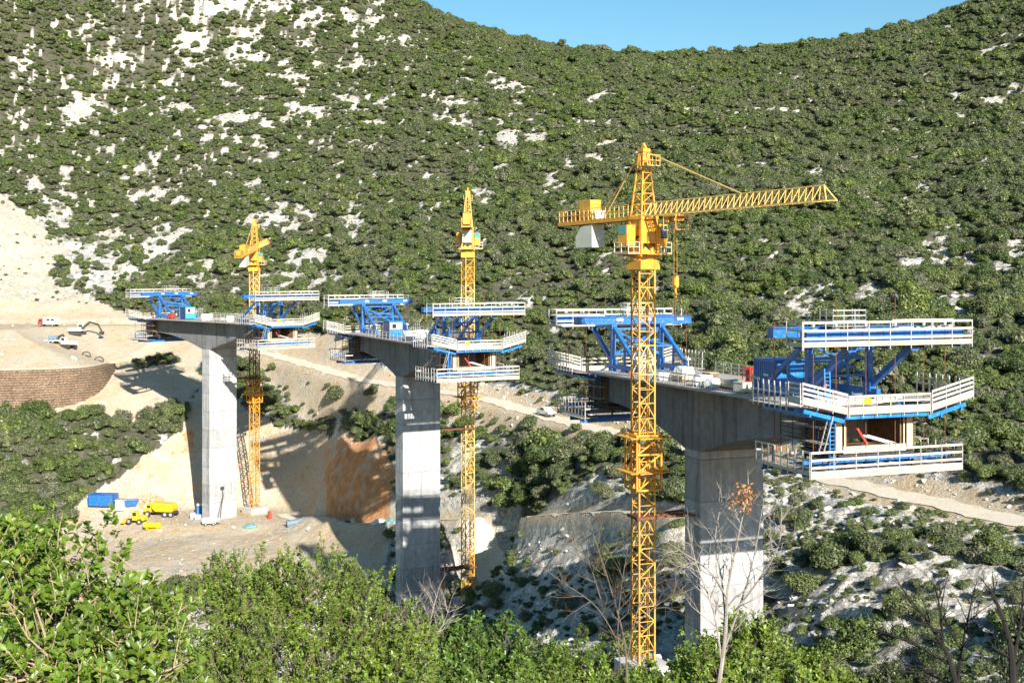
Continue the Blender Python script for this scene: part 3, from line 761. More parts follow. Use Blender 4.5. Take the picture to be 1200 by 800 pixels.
    for s in (-1, 1):
        RL(dk, (X1, s*(ye+.12), zc+.06), (X1, s*yw, zw+.06), 1.45, 4, 1.25, .17, .05, out=(1, 0, 0), drop=.3)
        RL(dk, (X1-.1, s*(yw+.05), zw), (4.6, s*(yw+.05), zw), 1.45, 4, 1.2, .17, .05, out=(0, s, 0), drop=.3)
        # long side gangway with tall bare posts back towards the pier
        x = 4.2; b = MB(); b.cur = 1
        while x > -1.4:
            b.beam((x, s*(yw+.02), zw-.75), (x, s*(yw+.1), zw+1.45), .09, .09); x -= .82
        b.cur = 0; b.beam((4.4, s*yw, zw+.55), (-1.2, s*yw, zw+.55), .05, .12)
        if s < 0: b.beam((.2, s*yw, zw+1.45), (-1.4, s*yw, zw+1.45), .05, .2)
        b.build('guardrail', [W, G], dk)
    b = MB(); b.box((X1+.04, 0, zc+.17), (.05, 2*ye, .38))
    for s in (-1, 1): b.beam((X1+.04, s*(ye+.14), zc+.23), (X1+.04, s*yw, zw+.2), .05, .38)
    b.build('toe_board', T, dk)
    for s in (-1, 1):
        x = 4.3; b = MB()
        while x > -1.5:
            b.beam((x, s*5.6, zw-.75), (x, s*yw, zw-.5), .24, .05); x -= .26
        b.build('side_gangway', M['plank'], root)
    # blue steel under the deck platform and the wings
    b = MB()
    for x in (4.75, 6.0): b.box((x, 0, zc-.27), (.18, 7.9, .34))
    for s in (-1, 1):
        for x in (.4, 2.4, 4.75, 5.9): b.beam((x, s*4.0, -1.05), (x, s*7.7, -.12), .18, .3)
        b.beam((-.6, s*5.2, -.95), (6.1, s*5.2, -.95), .16, .26)
        b.beam((-.6, s*7.2, -.45), (6.1, s*7.2, -.45), .16, .26)
    b.build('wing_frame', LB if sgn > 0 else B, root)
    # outer formwork for the webs
    for s in (-1, 1):
        b = MB(); H0 = -3.75; y = s*3.62
        b.box((2.05, y, (H0-.62)/2), (4.7, .12, -.62-H0)); z = H0+.12
        o = b.build('outer_formwork', M['ply'], root)
        c = MB()
        for k in range(15): c.box((2.05, s*3.80, H0+.13+k*.215), (4.9, .22, .09))
        c.build('waler_lattice', M['ply'], o)
        c = MB(); c.box((4.33, s*3.42, (H0-.75)/2), (.16, .62, -.75-H0)); c.box((4.35, s*2.85, (H0-.75)/2), (.12, .12, -.75-H0)); c.build('stop_end', T, o)
        c = MB()
        for x in (.6, 2.2, 3.9): c.box((x, s*4.0, (H0-.6)/2), (.14, .16, -.6-H0))
        c.build('upright_frame', DB, o)
    b = MB()                                                    # bottom stop end and inner form
    b.box((4.35, 0, -3.56), (.2, 6.0, .56)); b.build('bottom_stop_end', T, root)
    b = MB(); b.box((2.1, 0, -3.72), (4.5, 7.1, .1)); b.box((2.1, 0, -.66), (4.4, 5.3, .1))
    for s in (-1, 1):
        for k in range(14): b.box((.25+k*.3, s*2.62, -2.1), (.22, .12, 2.6))
        b.box((2.1, s*2.72, -2.1), (4.2, .05, 2.7))
    inf = b.build('inner_formwork', M['ply'], root)
    c = MB(); c.beam((4.1, -1.5, -1.9), (3.9, -.35, -3.3), .14, .2); c.build('prop', M['red'], inf)
    for k in range(3): c = MB(); c.tube((3.2+.1*k, -.6+.3*k, -2.6), (4.2, 1.5+.35*k, -3.25), .06, n=6); c.build('pipe', M['galv'], inf)
    # lower platform
    z = -5.05; Y0 = -7.4; Y1 = 6.9
    b = MB(); k = 4.5
    while k < 6.4: b.box((k, (Y0+Y1)/2, z-.03), (.24, Y1-Y0, .05)); k += .25
    for s in (-1, 1):
        k = 4.3
        while k > -1.6: b.box((k, s*6.35, z-.03), (.24, 2.1, .05)); k -= .25
    lp = b.build('lower_platform', M['plank'], root)
    b = MB(); g = MB()
    RL(lp, (6.45, Y0, z), (6.45, Y1, z), 1.75, 3, 1.95, .17, .05, out=(1, 0, 0), drop=.3)
    for s, ye_ in ((-1, Y0), (1, Y1)):
        RL(lp, (6.4, ye_, z), (4.5, ye_, z), 1.75, 3, 1.2, .17, .05, out=(0, s, 0), drop=.3)
        x = 4.2; b = MB(); b.cur = 1
        while x > -1.7: b.beam((x, ye_, z-.3), (x, ye_, z+1.75), .09, .09); x -= .95
        b.cur = 0; b.beam((4.3, ye_, z+.9), (-1.6, ye_, z+.9), .05, .13); b.beam((4.3, ye_, z+.12), (-1.6, ye_, z+.12), .05, .2)
        b.beam((1.2, ye_, z+1.7), (-1.6, ye_, z+1.7), .05, .13)
        b.beam((-1.6, s*5.4, z+1.0), (-1.6, ye_, z+1.0), .05, .14)
        b.build('guardrail', [W, G], lp)
    b = MB(); b.box((6.49, (Y0+Y1)/2, z-.02), (.05, Y1-Y0+.1, .5)); b.build('toe_board', T, lp)
    b = MB()
    for x in (5.0, 5.8): b.box((x, (Y0+Y1)/2, z-.2), (.2, Y1-Y0-.4, .24))
    b.box((5.0, (Y0+Y1)/2, z+.85), (.2, Y1-Y0-.5, .42))
    for x in (-.9, 2.0): b.box((x, 0, z-.36), (.2, 14.4, .42))
    b.build('beam_grating', M['blue'], lp)
    b = MB()                                                    # bottom form and its posts
    b.box((2.0, 0, -4.0), (5.4, 7.2, .18)); k = -.4
    while k < 4.6: b.box((k, 0, -4.22), (.16, 7.6, .24)); k += .7
    for y in (-3, -1, 1, 3): b.box((2.0, y, -4.52), (5.6, .2, .34))
    for y in (-6.3, -3.2, 3.2, 6.3):
        for x in (-.6, 5.0): b.beam((x, y, -5.0), (x, y, -4.3 if abs(y) < 4 else -3.6), .16)
    b.build('bottom_form', M['darksteel'], root)
    # thin access scaffolds beside the webs
    for s in (-1, 1):
        for zz in (-1.75, -3.0):
            b = MB(); b.box((1.55, s*4.75, zz), (5.7, .9, .06)); sc = b.build('side_scaffold', M['plank'], root); g = MB()
            for r_ in (.45, .9): g.tube((-1.3, s*5.2, zz+r_), (4.3, s*5.2, zz+r_), .035, n=5)
            for x in (-1.2, .6, 2.4, 4.2): g.tube((x, s*5.2, zz-.9), (x, s*5.2, zz+1.15), .035, n=5); g.beam((x, s*4.35, zz-.06), (x, s*5.2, zz-.06), .05)
            g.build('scaffold_frame', M['darksteel'], sc)
    # ladders: blue steep one up from the lower platform, one up to the cross beams
    def ladder(nm, p0, p1, wdt, mat, r=.05):
        b = MB(); p0 = Vector(p0); p1 = Vector(p1); d = p1-p0; n_ = int(d.length/.32)
        for s in (-1, 1): b.beam(p0+Vector((0, s*wdt/2, 0)), p1+Vector((0, s*wdt/2, 0)), r, r*1.8)
        for k in range(1, n_): q = p0+d*(k/n_); b.beam(q+Vector((0, -wdt/2, 0)), q+Vector((0, wdt/2, 0)), r*.7)
        return b.build(nm, mat, root)
    def ladder_y(nm, p0, p1, wdt, mat, r=.05):
        b = MB(); p0 = Vector(p0); p1 = Vector(p1); d = p1-p0; n_ = int(d.length/.34)
        for s in (-1, 1): b.beam(p0+Vector((s*wdt/2, 0, 0)), p1+Vector((s*wdt/2, 0, 0)), r, r*1.8)
        for k in range(1, n_): q = p0+d*(k/n_); b.beam(q+Vector((-wdt/2, 0, 0)), q+Vector((wdt/2, 0, 0)), r*.7)
        return b.build(nm, mat, root)
    if sgn > 0:
        ladder('ladder', (6.2, -5.3, z), (5.4, -4.7, -.6), .5, M['lightblue'], .09)
        ladder_y('ladder', (5.9, -6.1, z+1.6), (5.9, -5.2, -.55), .6, M['galv'], .06)
        ladder('ladder', (3.2, -3.6, 0), (2.2, -3.0, 3.0), .5, M['lightblue'], .08)
        # scattered gear on the deck platform: boxes, hoses, a yellow board
        b = MB(); b.box((6.42, -2.2, zc+.95), (.04, .85, .45)); b.build('yellow_sheet', M['machine_yellow'], dk)
    return root

trav = [
 (0, 1, 'nearest form traveller, its white railed platforms framing a brown wooden formwork tunnel'),
 (0, -1, 'blue form traveller behind the largest tower crane, on the far end of the nearest cantilever'),
 (1, 1, 'form traveller in front of the middle yellow crane mast'),
 (1, -1, 'form traveller on the far end of the middle cantilever, behind the violet cabin'),
 (2, 1, 'white railed form traveller beside the smallest tower crane'),
 (2, -1, 'blue form traveller at the outermost bridge end, next to the sandy fill'),
]
for i, s, l in trav: form_traveller(PIERS[i], s, l)
# ================================================================== tower cranes
def rotz(a): return Matrix.Rotation(a, 4, 'Z')
class RMB(MB):
    """mesh builder with a transform applied to everything added"""
    def __init__(s, T): super().__init__(); s.T = T
    def add(s, vs, fs, M=None):
        return MB.add(s, [s.T @ (M @ Vector(v) if M is not None else Vector(v)) for v in vs], fs)

def mast_section(name, h, hw, mat, parent, z0, cross, base=False):
    b = MB(); z1 = z0+h; L = .15
    c = [(-hw, -hw), (hw, -hw), (hw, hw), (-hw, hw)]
    for x, y in c: b.beam((x, y, z0), (x, y, z1), L, L)
    for k in range(4):
        p, q = c[k], c[(k+1) % 4]; zm = (z0+z1)/2
        b.beam((p[0], p[1], z0+.06), (q[0], q[1], z0+.06), .09)
        b.beam((p[0], p[1], zm), (q[0], q[1], zm), .07)
        if cross:
            m_ = ((p[0]+q[0])/2, (p[1]+q[1])/2)
            b.beam((p[0], p[1], z0), (m_[0], m_[1], zm), .085); b.beam((q[0], q[1], z0), (m_[0], m_[1], zm), .085)
            b.beam((p[0], p[1], zm), (m_[0], m_[1], z1), .085); b.beam((q[0], q[1], zm), (m_[0], m_[1], z1), .085)
        else:
            b.beam((p[0], p[1], z0), (q[0], q[1], zm), .085); b.beam((q[0], q[1], zm), (p[0], p[1], z1), .085)
    # ladder inside
    b.beam((-.25, .55, z0), (-.25, .55, z1), .05); b.beam((.2, .55, z0), (.2, .55, z1), .05)
    z = z0
    while z < z1: b.beam((-.25, .55, z), (.2, .55, z), .035); z += .35
    return b.build(name, mat, parent)

def tower_crane(label, x, y, zb, zring, rz, jib_az, colours, cage, ties, jib_len=24.0, tilt=0.0, block=True, hook_at=.16, hook_drop=5.2):
    root = thing('tower_crane', label, 'tower crane', (x, y, zb), rz, 'yellow tower cranes beside the piers')
    H = zring-zb; n = max(4, round((H-1.4)/2.8)); h = (H-1.4)/n; hw = .82
    Y = M['yellow']
    # foot
    b = MB(); b.box((0, 0, .55), (4.2, 4.2, 1.9)); b.box((0, 0, -.9), (5.4, 5.4, 1.0)); f = b.build('foundation_block', M['grey_block'], root, bevel=.05)
    b = MB(); b.box((2.3, 0, .1), (.12, 4.9, .3)); b.box((-2.3, 0, .1), (.12, 4.9, .3)); b.box((0, -2.3, .1), (4.4, .12, .3)); b.box((0, 2.3, .1), (4.4, .12, .3)); b.build('base_frame', Y, root)
    for k in range(n):
        t = k/n; z0 = 1.4+k*h
        mat = colours(zb+z0)
        mast_section('mast_section', h, hw, mat, root, z0, k % 2 == 0)
    # climbing cage
    zc = cage-zb; b = MB(); w = 1.28
    for a, c in ((-w, -w), (w, -w), (w, w), (-w, w)): b.beam((a, c, zc-5.2), (a, c, zc), .17)
    for zz in (-5.2, -3.5, -1.8, 0):
        for p, q in (((-w, -w), (w, -w)), ((w, -w), (w, w)), ((w, w), (-w, w)), ((-w, w), (-w, -w))): b.beam((*p, zc+zz), (*q, zc+zz), .17)
    for zz in (-5.2, -3.5, -1.8):
        for p, q in (((-w, -w), (w, -w)), ((w, -w), (w, w)), ((w, w), (-w, w)), ((-w, w), (-w, -w))): b.beam((*p, zc+zz), (*q, zc+zz+1.7), .12)
    cg = b.build('climbing_frame', Y, root)
    for zz in (-3.5, -.2):
        b = MB(); b.box((0, -w-.45, zc+zz), (3.6, .8, .08)); b.box((0, w+.45, zc+zz), (3.6, .8, .08)); b.box((-w-.45, 0, zc+zz), (.8, 2.6, .08)); b.box((w+.45, 0, zc+zz), (.8, 2.6, .08)); b.build('climbing_platform', Y, cg)
    # ties to the pier
    for zt, s in ties:
        b = MB(); z = zt-zb
        b.box((0, 0, z), (2.3, 2.3, .3))
        for dx in (-1.3, 0, 1.3): b.beam((dx*.6, s*1.0, z), (dx, s*5.1, z), .17, .2)
        b.beam((-.7, s*1.0, z), (1.3, s*5.1, z), .14)
        b.build('wall_tie', M['rust'], root)
    # slewing part
    T = rotz(jib_az-rz) if False else rotz(jib_az)
    T = Matrix.Translation((0, 0, H)) @ T
    b = RMB(T)
    b.box((0, 0, -.55), (2.3, 2.3, .9))
    for k in range(18):
        a0 = 2*math.pi*k/18
        b.tube((0, 0, -.1), (0, 0, .22), 1.25, n=18) if k == 0 else None
    b.box((0, 0, .34), (2.5, 2.5, .24)); b.build('slewing_ring', Y, root)
    b = RMB(T); b.box((0, 0, .48), (2.2, 5.2, .07)); b.box((0, 0, .44), (4.2, 2.2, .06)); pf = b.build('ring_platform', Y, root)
    for s in (-1, 1):
        b = RMB(T)
        for zz in (.6, 1.15, 1.6): b.beam((-1.1, s*2.6, zz), (1.1, s*2.6, zz), .06); [b.beam((q, s*1.25, zz), (q, s*2.6, zz), .06) for q in (-1.1, 1.1)]
        for p in (-1.1, 0, 1.1): b.beam((p, s*2.6, .5), (p, s*2.6, 1.62), .06)
        for q in (-1.1, 1.1): b.beam((q, s*1.3, .5), (q, s*1.3, 1.62), .06); b.beam((q, s*1.95, .5), (q, s*1.95, 1.62), .05)
        b.build('guardrail', M['rail'], pf)
    b = RMB(T)                                                    # tapered slewing tower
    for sx in (-1, 1):
        for sy in (-1, 1): b.beam((sx*1.0, sy*1.0, .5), (sx*.85, sy*.85, 4.0), .26)
    for sy in (-1, 1):
        b.add([(-1.0, sy*1.02, .5), (1.0, sy*1.02, .5), (.55, sy*1.02, 1.1), (0, sy*1.02, .75), (-.55, sy*1.02, 1.1)], [(0, 1, 2, 3, 4)])
        b.beam((-1, sy*1, .6), (.85, sy*.85, 2.2), .16); b.beam((1, sy, .6), (-.85, sy*.85, 2.2), .16)
        b.add([(-.95, sy*.93, 2.2), (.95, sy*.93, 2.2), (.88, sy*.9, 3.9), (-.88, sy*.9, 3.9)], [(0, 1, 2, 3)])
    for sx in (-1, 1):
        b.add([(sx*1.0, -1.0, .5), (sx*1.0, 1.0, .5), (sx*.96, .5, 1.2), (sx*.97, 0, .8), (sx*.96, -.5, 1.2)], [(0, 1, 2, 3, 4)])
        b.add([(sx*.95, -.9, 1.5), (sx*.95, .9, 1.5), (sx*.86, .86, 3.9), (sx*.86, -.86, 3.9)], [(0, 1, 2, 3)])
    b.box((0, 0, 3.95), (2.1, 2.1, .3)); b.build('slewing_tower', Y, root)
    # cab on the side of the jib
    b = RMB(T); b.prism([(-.5, 1.2), (1.1, 1.2), (1.35, 2.1), (1.25, 3.35), (-.5, 3.35)], 'y', 1.0, 2.0); cab = b.build('cab', Y, root, bevel=.04)
    b = RMB(T); b.prism([(1.2, 1.75), (1.38, 2.1), (1.29, 3.2), (1.2, 3.2)], 'y', 1.1, 1.92); b.box((.4, 2.01, 2.65), (1.2, .03, 1.0)); b.build('cab_window', M['glass'], cab)
    b = RMB(T); b.box((-.45, -1.65, 2.2), (1.5, 1.0, 2.1)); ec = b.build('electric_cabinet', Y, root, bevel=.03)
    b = RMB(T); b.box((-.45, -2.16, 2.8), (1.25, .03, .85)); b.box((-1.21, -1.65, 2.8), (.03, .9, .85)); b.build('window', M['tealglass'], ec)
    # peak
    b = RMB(T); zt = 10.4
    for sx in (-1, 1):
        for sy in (-1, 1): b.beam((sx*.85, sy*.85, 4.1), (.12+sx*.3, sy*.3, zt), .14)
    zz = 4.3; k = 0
    def cr(z, sx, sy): t = (z-4.1)/(zt-4.1); return (sx*.85*(1-t)+(.12+sx*.3)*t, sy*(.85*(1-t)+.3*t), z)
    while zz < zt-.8:
        z2 = zz+1.0
        for p, q in (((-1, -1), (1, -1)), ((1, -1), (1, 1)), ((1, 1), (-1, 1)), ((-1, 1), (-1, -1))):
            b.beam(cr(zz, *p), cr(z2, *q), .07); b.beam(cr(zz, *p), cr(zz, *q), .07)
        zz = z2
    b.box((.12, 0, zt+.05), (.95, .85, .3)); b.box((.12, 0, zt-.55), (.8, .75, .9)); b.prism([(-.3, zt+.2), (.54, zt+.2), (.12, zt+.75)], 'y', -.12, .12)
    pk = b.build('tower_peak', Y, root)
    b = RMB(T); b.box((1.1, 0, zt-1.5), (1.1, 1.5, .06))
    for zq in (zt-1.0, zt-.5):
        b.beam((.5, -.75, zq), (1.65, -.75, zq), .05); b.beam((.5, .75, zq), (1.65, .75, zq), .05); b.beam((1.65, -.75, zq), (1.65, .75, zq), .05)
    for q in ((1.65, -.75), (1.65, .75), (1.05, -.75), (1.05, .75), (.5, -.75), (.5, .75)): b.beam((*q, zt-1.5), (*q, zt-.45), .05)
    b.build('peak_platform', M['pale_yellow'], pk)
    # jib
    TJ = T @ Matrix.Translation((0, 0, 4.1)) @ Matrix.Rotation(-R(tilt), 4, 'Y')
    b = RMB(TJ); L = jib_len; x0 = 1.0; hj = 1.25; wj = .6; n_ = int((L-x0)/.78); dx = (L-x0)/n_
    for sy in (-1, 1): b.beam((x0, sy*wj, 0), (L, sy*wj, 0), .11)
    b.beam((x0+.3, 0, hj), (L-.8, 0, hj), .11)
    for sy in (-1, 1): b.beam((x0, sy*wj, 0), (x0+.3, 0, hj), .1); b.beam((L, sy*wj, 0), (L-.8, 0, hj), .09)
    for k in range(n_):
        xa = x0+k*dx; xm = xa+dx/2; xb = xa+dx
        for sy in (-1, 1):
            if xm < L-.8: b.beam((xa, sy*wj, 0), (xm, 0, hj), .052); b.beam((xm, 0, hj), (xb, sy*wj, 0), .052)
        b.beam((xa, -wj, 0), (xa, wj, 0), .06); b.beam((xa, -wj, 0), (xb, wj, 0), .05)
    jb = b.build('jib', M['pale_yellow'], root)
    xt = .57*L                                                    # tie bars
    b = RMB(T); pj = T.inverted() @ (TJ @ Vector((xt, 0, hj)))
    for sy in (-.07, .07): b.beam((.45, sy, zt-.1), (pj.x, sy, pj.z), .07)
    b.build('jib_tie_bar', M['pale_yellow'], root)
    # counter-jib
    b = RMB(TJ); Lc = 13.6
    for sy in (-1, 1): b.beam((-.9, sy*.75, -.12), (-Lc, sy*.75, -.12), .14, .42)
    k = -1.2
    while k > -Lc: b.beam((k, -.75, -.2), (k, .75, -.2), .1, .2); k -= 1.1
    b.box((-(Lc+3.5)/2-.2, 0, .1), (Lc-4.5, 1.5, .05)); b.box((-3.1, 0, .1), (3.6, 1.3, .05))
    cj = b.build('counter_jib', Y, root)
    for sy in (-1, 1):
        b = RMB(TJ)
        for zq in (.65, 1.2): b.beam((-1.2, sy*.82, zq), (-Lc, sy*.82, zq), .06)
        k = -1.3
        while k > -Lc-.1: b.beam((k, sy*.82, 0), (k, sy*.82, 1.22), .06); k -= .75
        b.build('guardrail', M['pale_yellow'], cj)
    b = RMB(TJ); b.tube((-Lc+1.5, -.55, .7), (-Lc+1.5, .55, .7), .5, n=14); wn = b.build('winch_drum', M['darksteel'], cj)
    b = RMB(TJ); b.box((-Lc+.55, 0, .72), (.9, 1.1, .95)); b.box((-Lc+1.6, 0, .22), (3.0, 1.1, .12)); b.box((-Lc+2.7, 0, .6), (.8, 1.1, .8)); b.build('winch_frame', Y, cj)
    b = RMB(TJ); b.box((-Lc+4.7, 0, 1.12), (2.1, 1.35, 2.0)); b.build('machine_cabinet', Y, cj, bevel=.05)
    b = RMB(TJ); b.box((-Lc+6.1, 0, .55), (.7, 1.2, .9)); b.build('resistor_box', M['white'], cj)
    b = RMB(TJ); xa = -Lc+3.1
    b.prism([(xa, -1.55), (xa+.9, -.62), (xa+3.0, -.36), (xa+3.0, -2.75), (xa, -2.75)], 'y', -.75, .75); b.build('counterweight', M['cream'], cj, bevel=.05)
    b = RMB(T)
    for xe, dy in ((-Lc+5.6, .3), (-Lc+7.7, -.3)):
        pe = T.inverted() @ (TJ @ Vector((xe, dy, .2))); b.beam((-.15, dy*.6, zt), tuple(pe), .08)
    b.build('counter_jib_tie_bar', M['pale_yellow'], root)
    # trolley and hook
    if block:
        xk = x0+hook_at*L
        b = RMB(TJ); b.box((xk, 0, -.2), (1.9, 1.5, .18)); b.box((xk-.5, 0, -.55), (.5, 1.3, .5)); b.box((xk+.35, 0, -.5), (.4, 1.2, .4))
        for sx in (-.9, .9):
            for sy in (-.72, .72): b.beam((xk+sx, sy, -.2), (xk+sx, sy, -1.5), .08)
        for sx in (-.9, .9): b.beam((xk+sx, -.72, -1.5), (xk+sx, .72, -1.5), .08)
        b.build('trolley', M['mid_yellow'], root)
        w_ = T.inverted() @ (TJ @ Vector((xk, 0, -.6)))
        b = RMB(T); hz = w_.z-hook_drop
        for sy in (-.18, .18): b.tube((w_.x, sy, w_.z), (w_.x, sy, hz), .018, n=4)
        b.box((w_.x, 0, hz-.5), (.5, .28, 1.1)); b.box((w_.x, 0, hz-.5), (.36, .5, .7)); b.tube((w_.x, 0, hz-1.0), (w_.x, 0, hz-1.5), .1, n=8)
        b.path([(w_.x, 0, hz-1.5), (w_.x+.22, 0, hz-1.7), (w_.x+.12, 0, hz-1.95), (w_.x-.15, 0, hz-1.9)], .07, n=6)
        hb = b.build('hook_block', M['yellow'], root)
        b = RMB(T); b.beam((w_.x-.1, .1, hz-1.9), (w_.x-.2, .12, hz-4.2), .07); b.beam((w_.x, -.1, hz-1.9), (w_.x+.05, -.1, hz-4.0), .07); b.build('chain_sling', M['rust'], hb)
    return root
def col3(z): return M['yellow'] if (-21.5 < z < -15) or z > -4.5 and z < -3 else (M['pale_yellow'] if z > -15 and int(z/2.8) % 2 else M['mid_yellow'])
def col2(z): return M['yellow'] if (-25 < z < -14) or (z < -44) or z > -4 else M['pale_yellow']
def col1(z): return M['yellow'] if z > -33 and z < -27 else (M['mid_yellow'] if z < -27 else (M['rust'] if z < -20 else M['pale_yellow']))  # rust tone paints in the travellers' shadow on the upper mast
crane_specs = [
 ('largest yellow tower crane beside the nearest pier, its jib reaching right', PIERS[0], -8.7, -.3, -38.9, 1.35, math.atan2(-.85, .52), col3, -15.5, [(-23.4, 1)], 24.5, 0.8, True),
 ('middle yellow tower crane seen end-on beside the middle pier', PIERS[1], 8.6, 2.0, -58.0, 3.7, math.atan2(.999, -.02), col2, -18.0, [(-26.9, -1), (-51.0, -1)], 24.0, 0, False),
 ('smallest yellow tower crane on a white block beside the farthest pier', PIERS[2], 8.6, 1.0, -55.4, 1.4, math.atan2(.998, .058), col1, -24.5, [(-24.0, -1)], 12.0, 8.0, False)]
for lab, P, ly, lx, zb, zr, jaz, cf, cage, ties, jl, tl, blk in crane_specs:
    p = local(P, lx, ly); rz = heading(P['h'])
    tower_crane(lab, p.x, p.y, zb, zr, rz, jaz-rz, cf, cage, ties, jl, tl, blk)
# ================================================================== things on the site
def site_cabin(label, P, t, w, col_side, col_low, col_up, dims=(2.6, 2.4, 2.7)):
    r = thing('site_cabin', label, 'cabin', local(P, t, w), heading(P['h']))
    L, W_, H = dims
    b = MB(); b.box((0, 0, H/2+.15), (L, W_, H)); b.box((0, 0, .07), (L+.1, W_+.1, .16)); bd = b.build('cabin_body', col_side, r, bevel=.04)
    b = MB()
    for x in (-L/2, L/2):
        for y in (-W_/2, W_/2): b.box((x, y, H/2+.17), (.14, .14, H+.06))
    b.box((0, 0, H+.2), (L+.16, W_+.16, .12)); b.build('cabin_frame', col_low, r)
    b = MB(); b.box((L/2+.03, 0, H*.28+.1), (.05, W_-.2, H*.46)); b.build('lower_panel', col_low, r)
    b = MB(); b.box((L/2+.03, 0, H*.75+.1), (.05, W_-.2, H*.42)); up = b.build('upper_panel', col_up, r)
    b = MB(); b.box((L/2+.07, -.35, H*.74+.1), (.04, .75, .75)); b.build('window', M['glass'], up)
    b = MB(); n = 9
    for k in range(n): b.box((-L/2+.25+k*(L-.5)/(n-1), -W_/2-.02, H/2+.15), (.1, .05, H-.3))
    b.build('corrugation', col_side, bd)
    return r
site_cabin('dark violet and white cabin with a blue lower panel on the middle deck', PIERS[1], -1.5, -4.0, M['purple'], M['lightblue'], M['white'])
site_cabin('dark blue cabin with teal and white end on the farthest deck', PIERS[2], -7.6, -3.7, M['darkblue'], M['teal'], M['white'])
c = site_cabin('bright blue site container on the nearest deck behind the form traveller', PIERS[0], 12.4, -1.6, M['blue'], M['blue'], M['lightblue'], (3.2, 3.0, 2.8))

def deck_rail(label, P, t0, t1, w, n=3):
    b = MB(); p0 = Vector((t0, w, 0)); p1 = Vector((t1, w, 0)); b.cur = 0
    rails(b, p0, p1, 1.15, n, 1.6, .12, .04, toe=False, drop=.05)
    o = b.build('guardrail', [M['rail'], M['galv']]); o.location = local(P, 0, 0); o.rotation_euler = (0, -math.atan(P['g']), heading(P['h']))
    return tag(o, label, 'railing', 'railings along the deck edges')
deck_rail('pale railing on the left edge of the nearest deck, by the largest crane', PIERS[0], -3, 6, -5.9, 2)
deck_rail('pale railing on the far edge of the nearest deck', PIERS[0], -12, 14, 5.9)
deck_rail('pale railing on the left edge of the middle deck by the violet cabin', PIERS[1], -8, 8, -5.9, 2)
deck_rail('pale railing on the far edge of the middle deck', PIERS[1], -12, 12, 5.9)
deck_rail('pale railing on the left edge of the farthest deck beside the teal cabin', PIERS[2], 2, 15, -5.9, 2)
deck_rail('pale railing on the far edge of the farthest deck', PIERS[2], -14, 15, 5.9)

def place(o, P, t, w, rz=0, z=0): o.location = local(P, t, w, z); o.rotation_euler = (0, 0, heading(P['h'])+rz); return o
def big_bag(P, t, w, label, s=1.0, seed=0):
    bm = bmesh.new(); bmesh.ops.create_cube(bm, size=1); bmesh.ops.subdivide_edges(bm, edges=bm.edges, cuts=4, use_grid_fill=True); rs = np.random.RandomState(seed)
    for v in bm.verts:
        k = 1+.22*math.cos(v.co.z*2.6)*(1 if abs(v.co.z) < .49 else .6); v.co = Vector((v.co.x*k+rs.randn()*.02, v.co.y*k+rs.randn()*.02, v.co.z+.5+rs.randn()*.03))*s
    me = bpy.data.meshes.new('bulk_bag'); bm.to_mesh(me); bm.free(); me.materials.append(M['bag']); o = bpy.data.objects.new('bulk_bag', me); COL.objects.link(o)
    place(o, P, t, w, rs.rand()); return tag(o, label, 'bag', 'white bulk bags on the bridge decks')
def timber_stack(P, t, w, label, L=3.0, n=4, m=4, mat='timber', rz=0):
    r = thing('timber_stack', label, 'timber stack', local(P, t, w), heading(P['h'])+rz)
    b = MB()
    for k in range(n):
        for j in range(m): b.box((random.uniform(-.12, .12), (j-(m-1)/2)*.23, .22+k*.115), (L, .2, .1))
    b.build('boards', M[mat], r); tag(r.children[0], kind='stuff')
    b = MB()
    b.box((0, 0, .12), (L*.8, .12, .1))
    for x in (-L*.35, L*.35): b.box((x, 0, .06), (.12, m*.24, .12))
    b.build('bearer_frame', M['plank'], r); return r
timber_stack(PIERS[0], -2.5, -3.6, 'stack of pale boards on the nearest deck close to the crane mast')
timber_stack(PIERS[0], 2.2, -1.0, 'stack of grey planks in the middle of the nearest deck', 3.6, 3, 5, 'plank', .3)
timber_stack(PIERS[0], 7.2, -3.4, 'long stack of pale beams on the nearest deck, left of the blue container', 4.2, 3, 4, 'timber', -.1)
timber_stack(PIERS[0], 10.0, 3.2, 'stack of pale boards behind the blue container on the nearest deck', 3.5, 5, 4, 'rail', .2)
timber_stack(PIERS[1], 4.5, 1.0, 'stack of pale boards on the middle deck right of the violet cabin', 3, 4, 4, 'rail')
timber_stack(PIERS[1], -7.5, -3.0, 'grey planks stacked on the middle deck left of the violet cabin', 3, 3, 4, 'plank')
timber_stack(PIERS[2], 5.2, -3.4, 'stack of pale boards on the farthest deck near the smallest crane', 3.4, 5, 5, 'rail')
timber_stack(PIERS[2], 9.5, -2.4, 'stack of grey planks on the farthest deck near its white railed traveller', 3, 4, 5, 'plank', .4)
big_bag(PIERS[0], 4.0, -4.4, 'white bulk bag on the left edge of the nearest deck', 1.1, 1)
big_bag(PIERS[0], 5.6, -4.5, 'white bulk bag beside pale beams on the nearest deck', .9, 2)
big_bag(PIERS[0], -6.0, -1.2, 'white bulk bag in front of the far blue traveller on the nearest deck', 1.2, 3)
big_bag(PIERS[0], -4.5, -4.2, 'small white sack left of the largest crane mast', .8, 4)
big_bag(PIERS[1], 4.2, -3.6, 'large white bulk bag right of the violet cabin', 1.5, 5)
big_bag(PIERS[1], 2.6, -.5, 'white bulk bag behind the violet cabin end', 1.5, 6)
big_bag(PIERS[2], 1.0, -3.8, 'white bulk bag right of the teal cabin', 1.5, 7)
big_bag(PIERS[2], 11.0, -4.0, 'white bulk bag at the near end of the farthest deck', 1.3, 8)

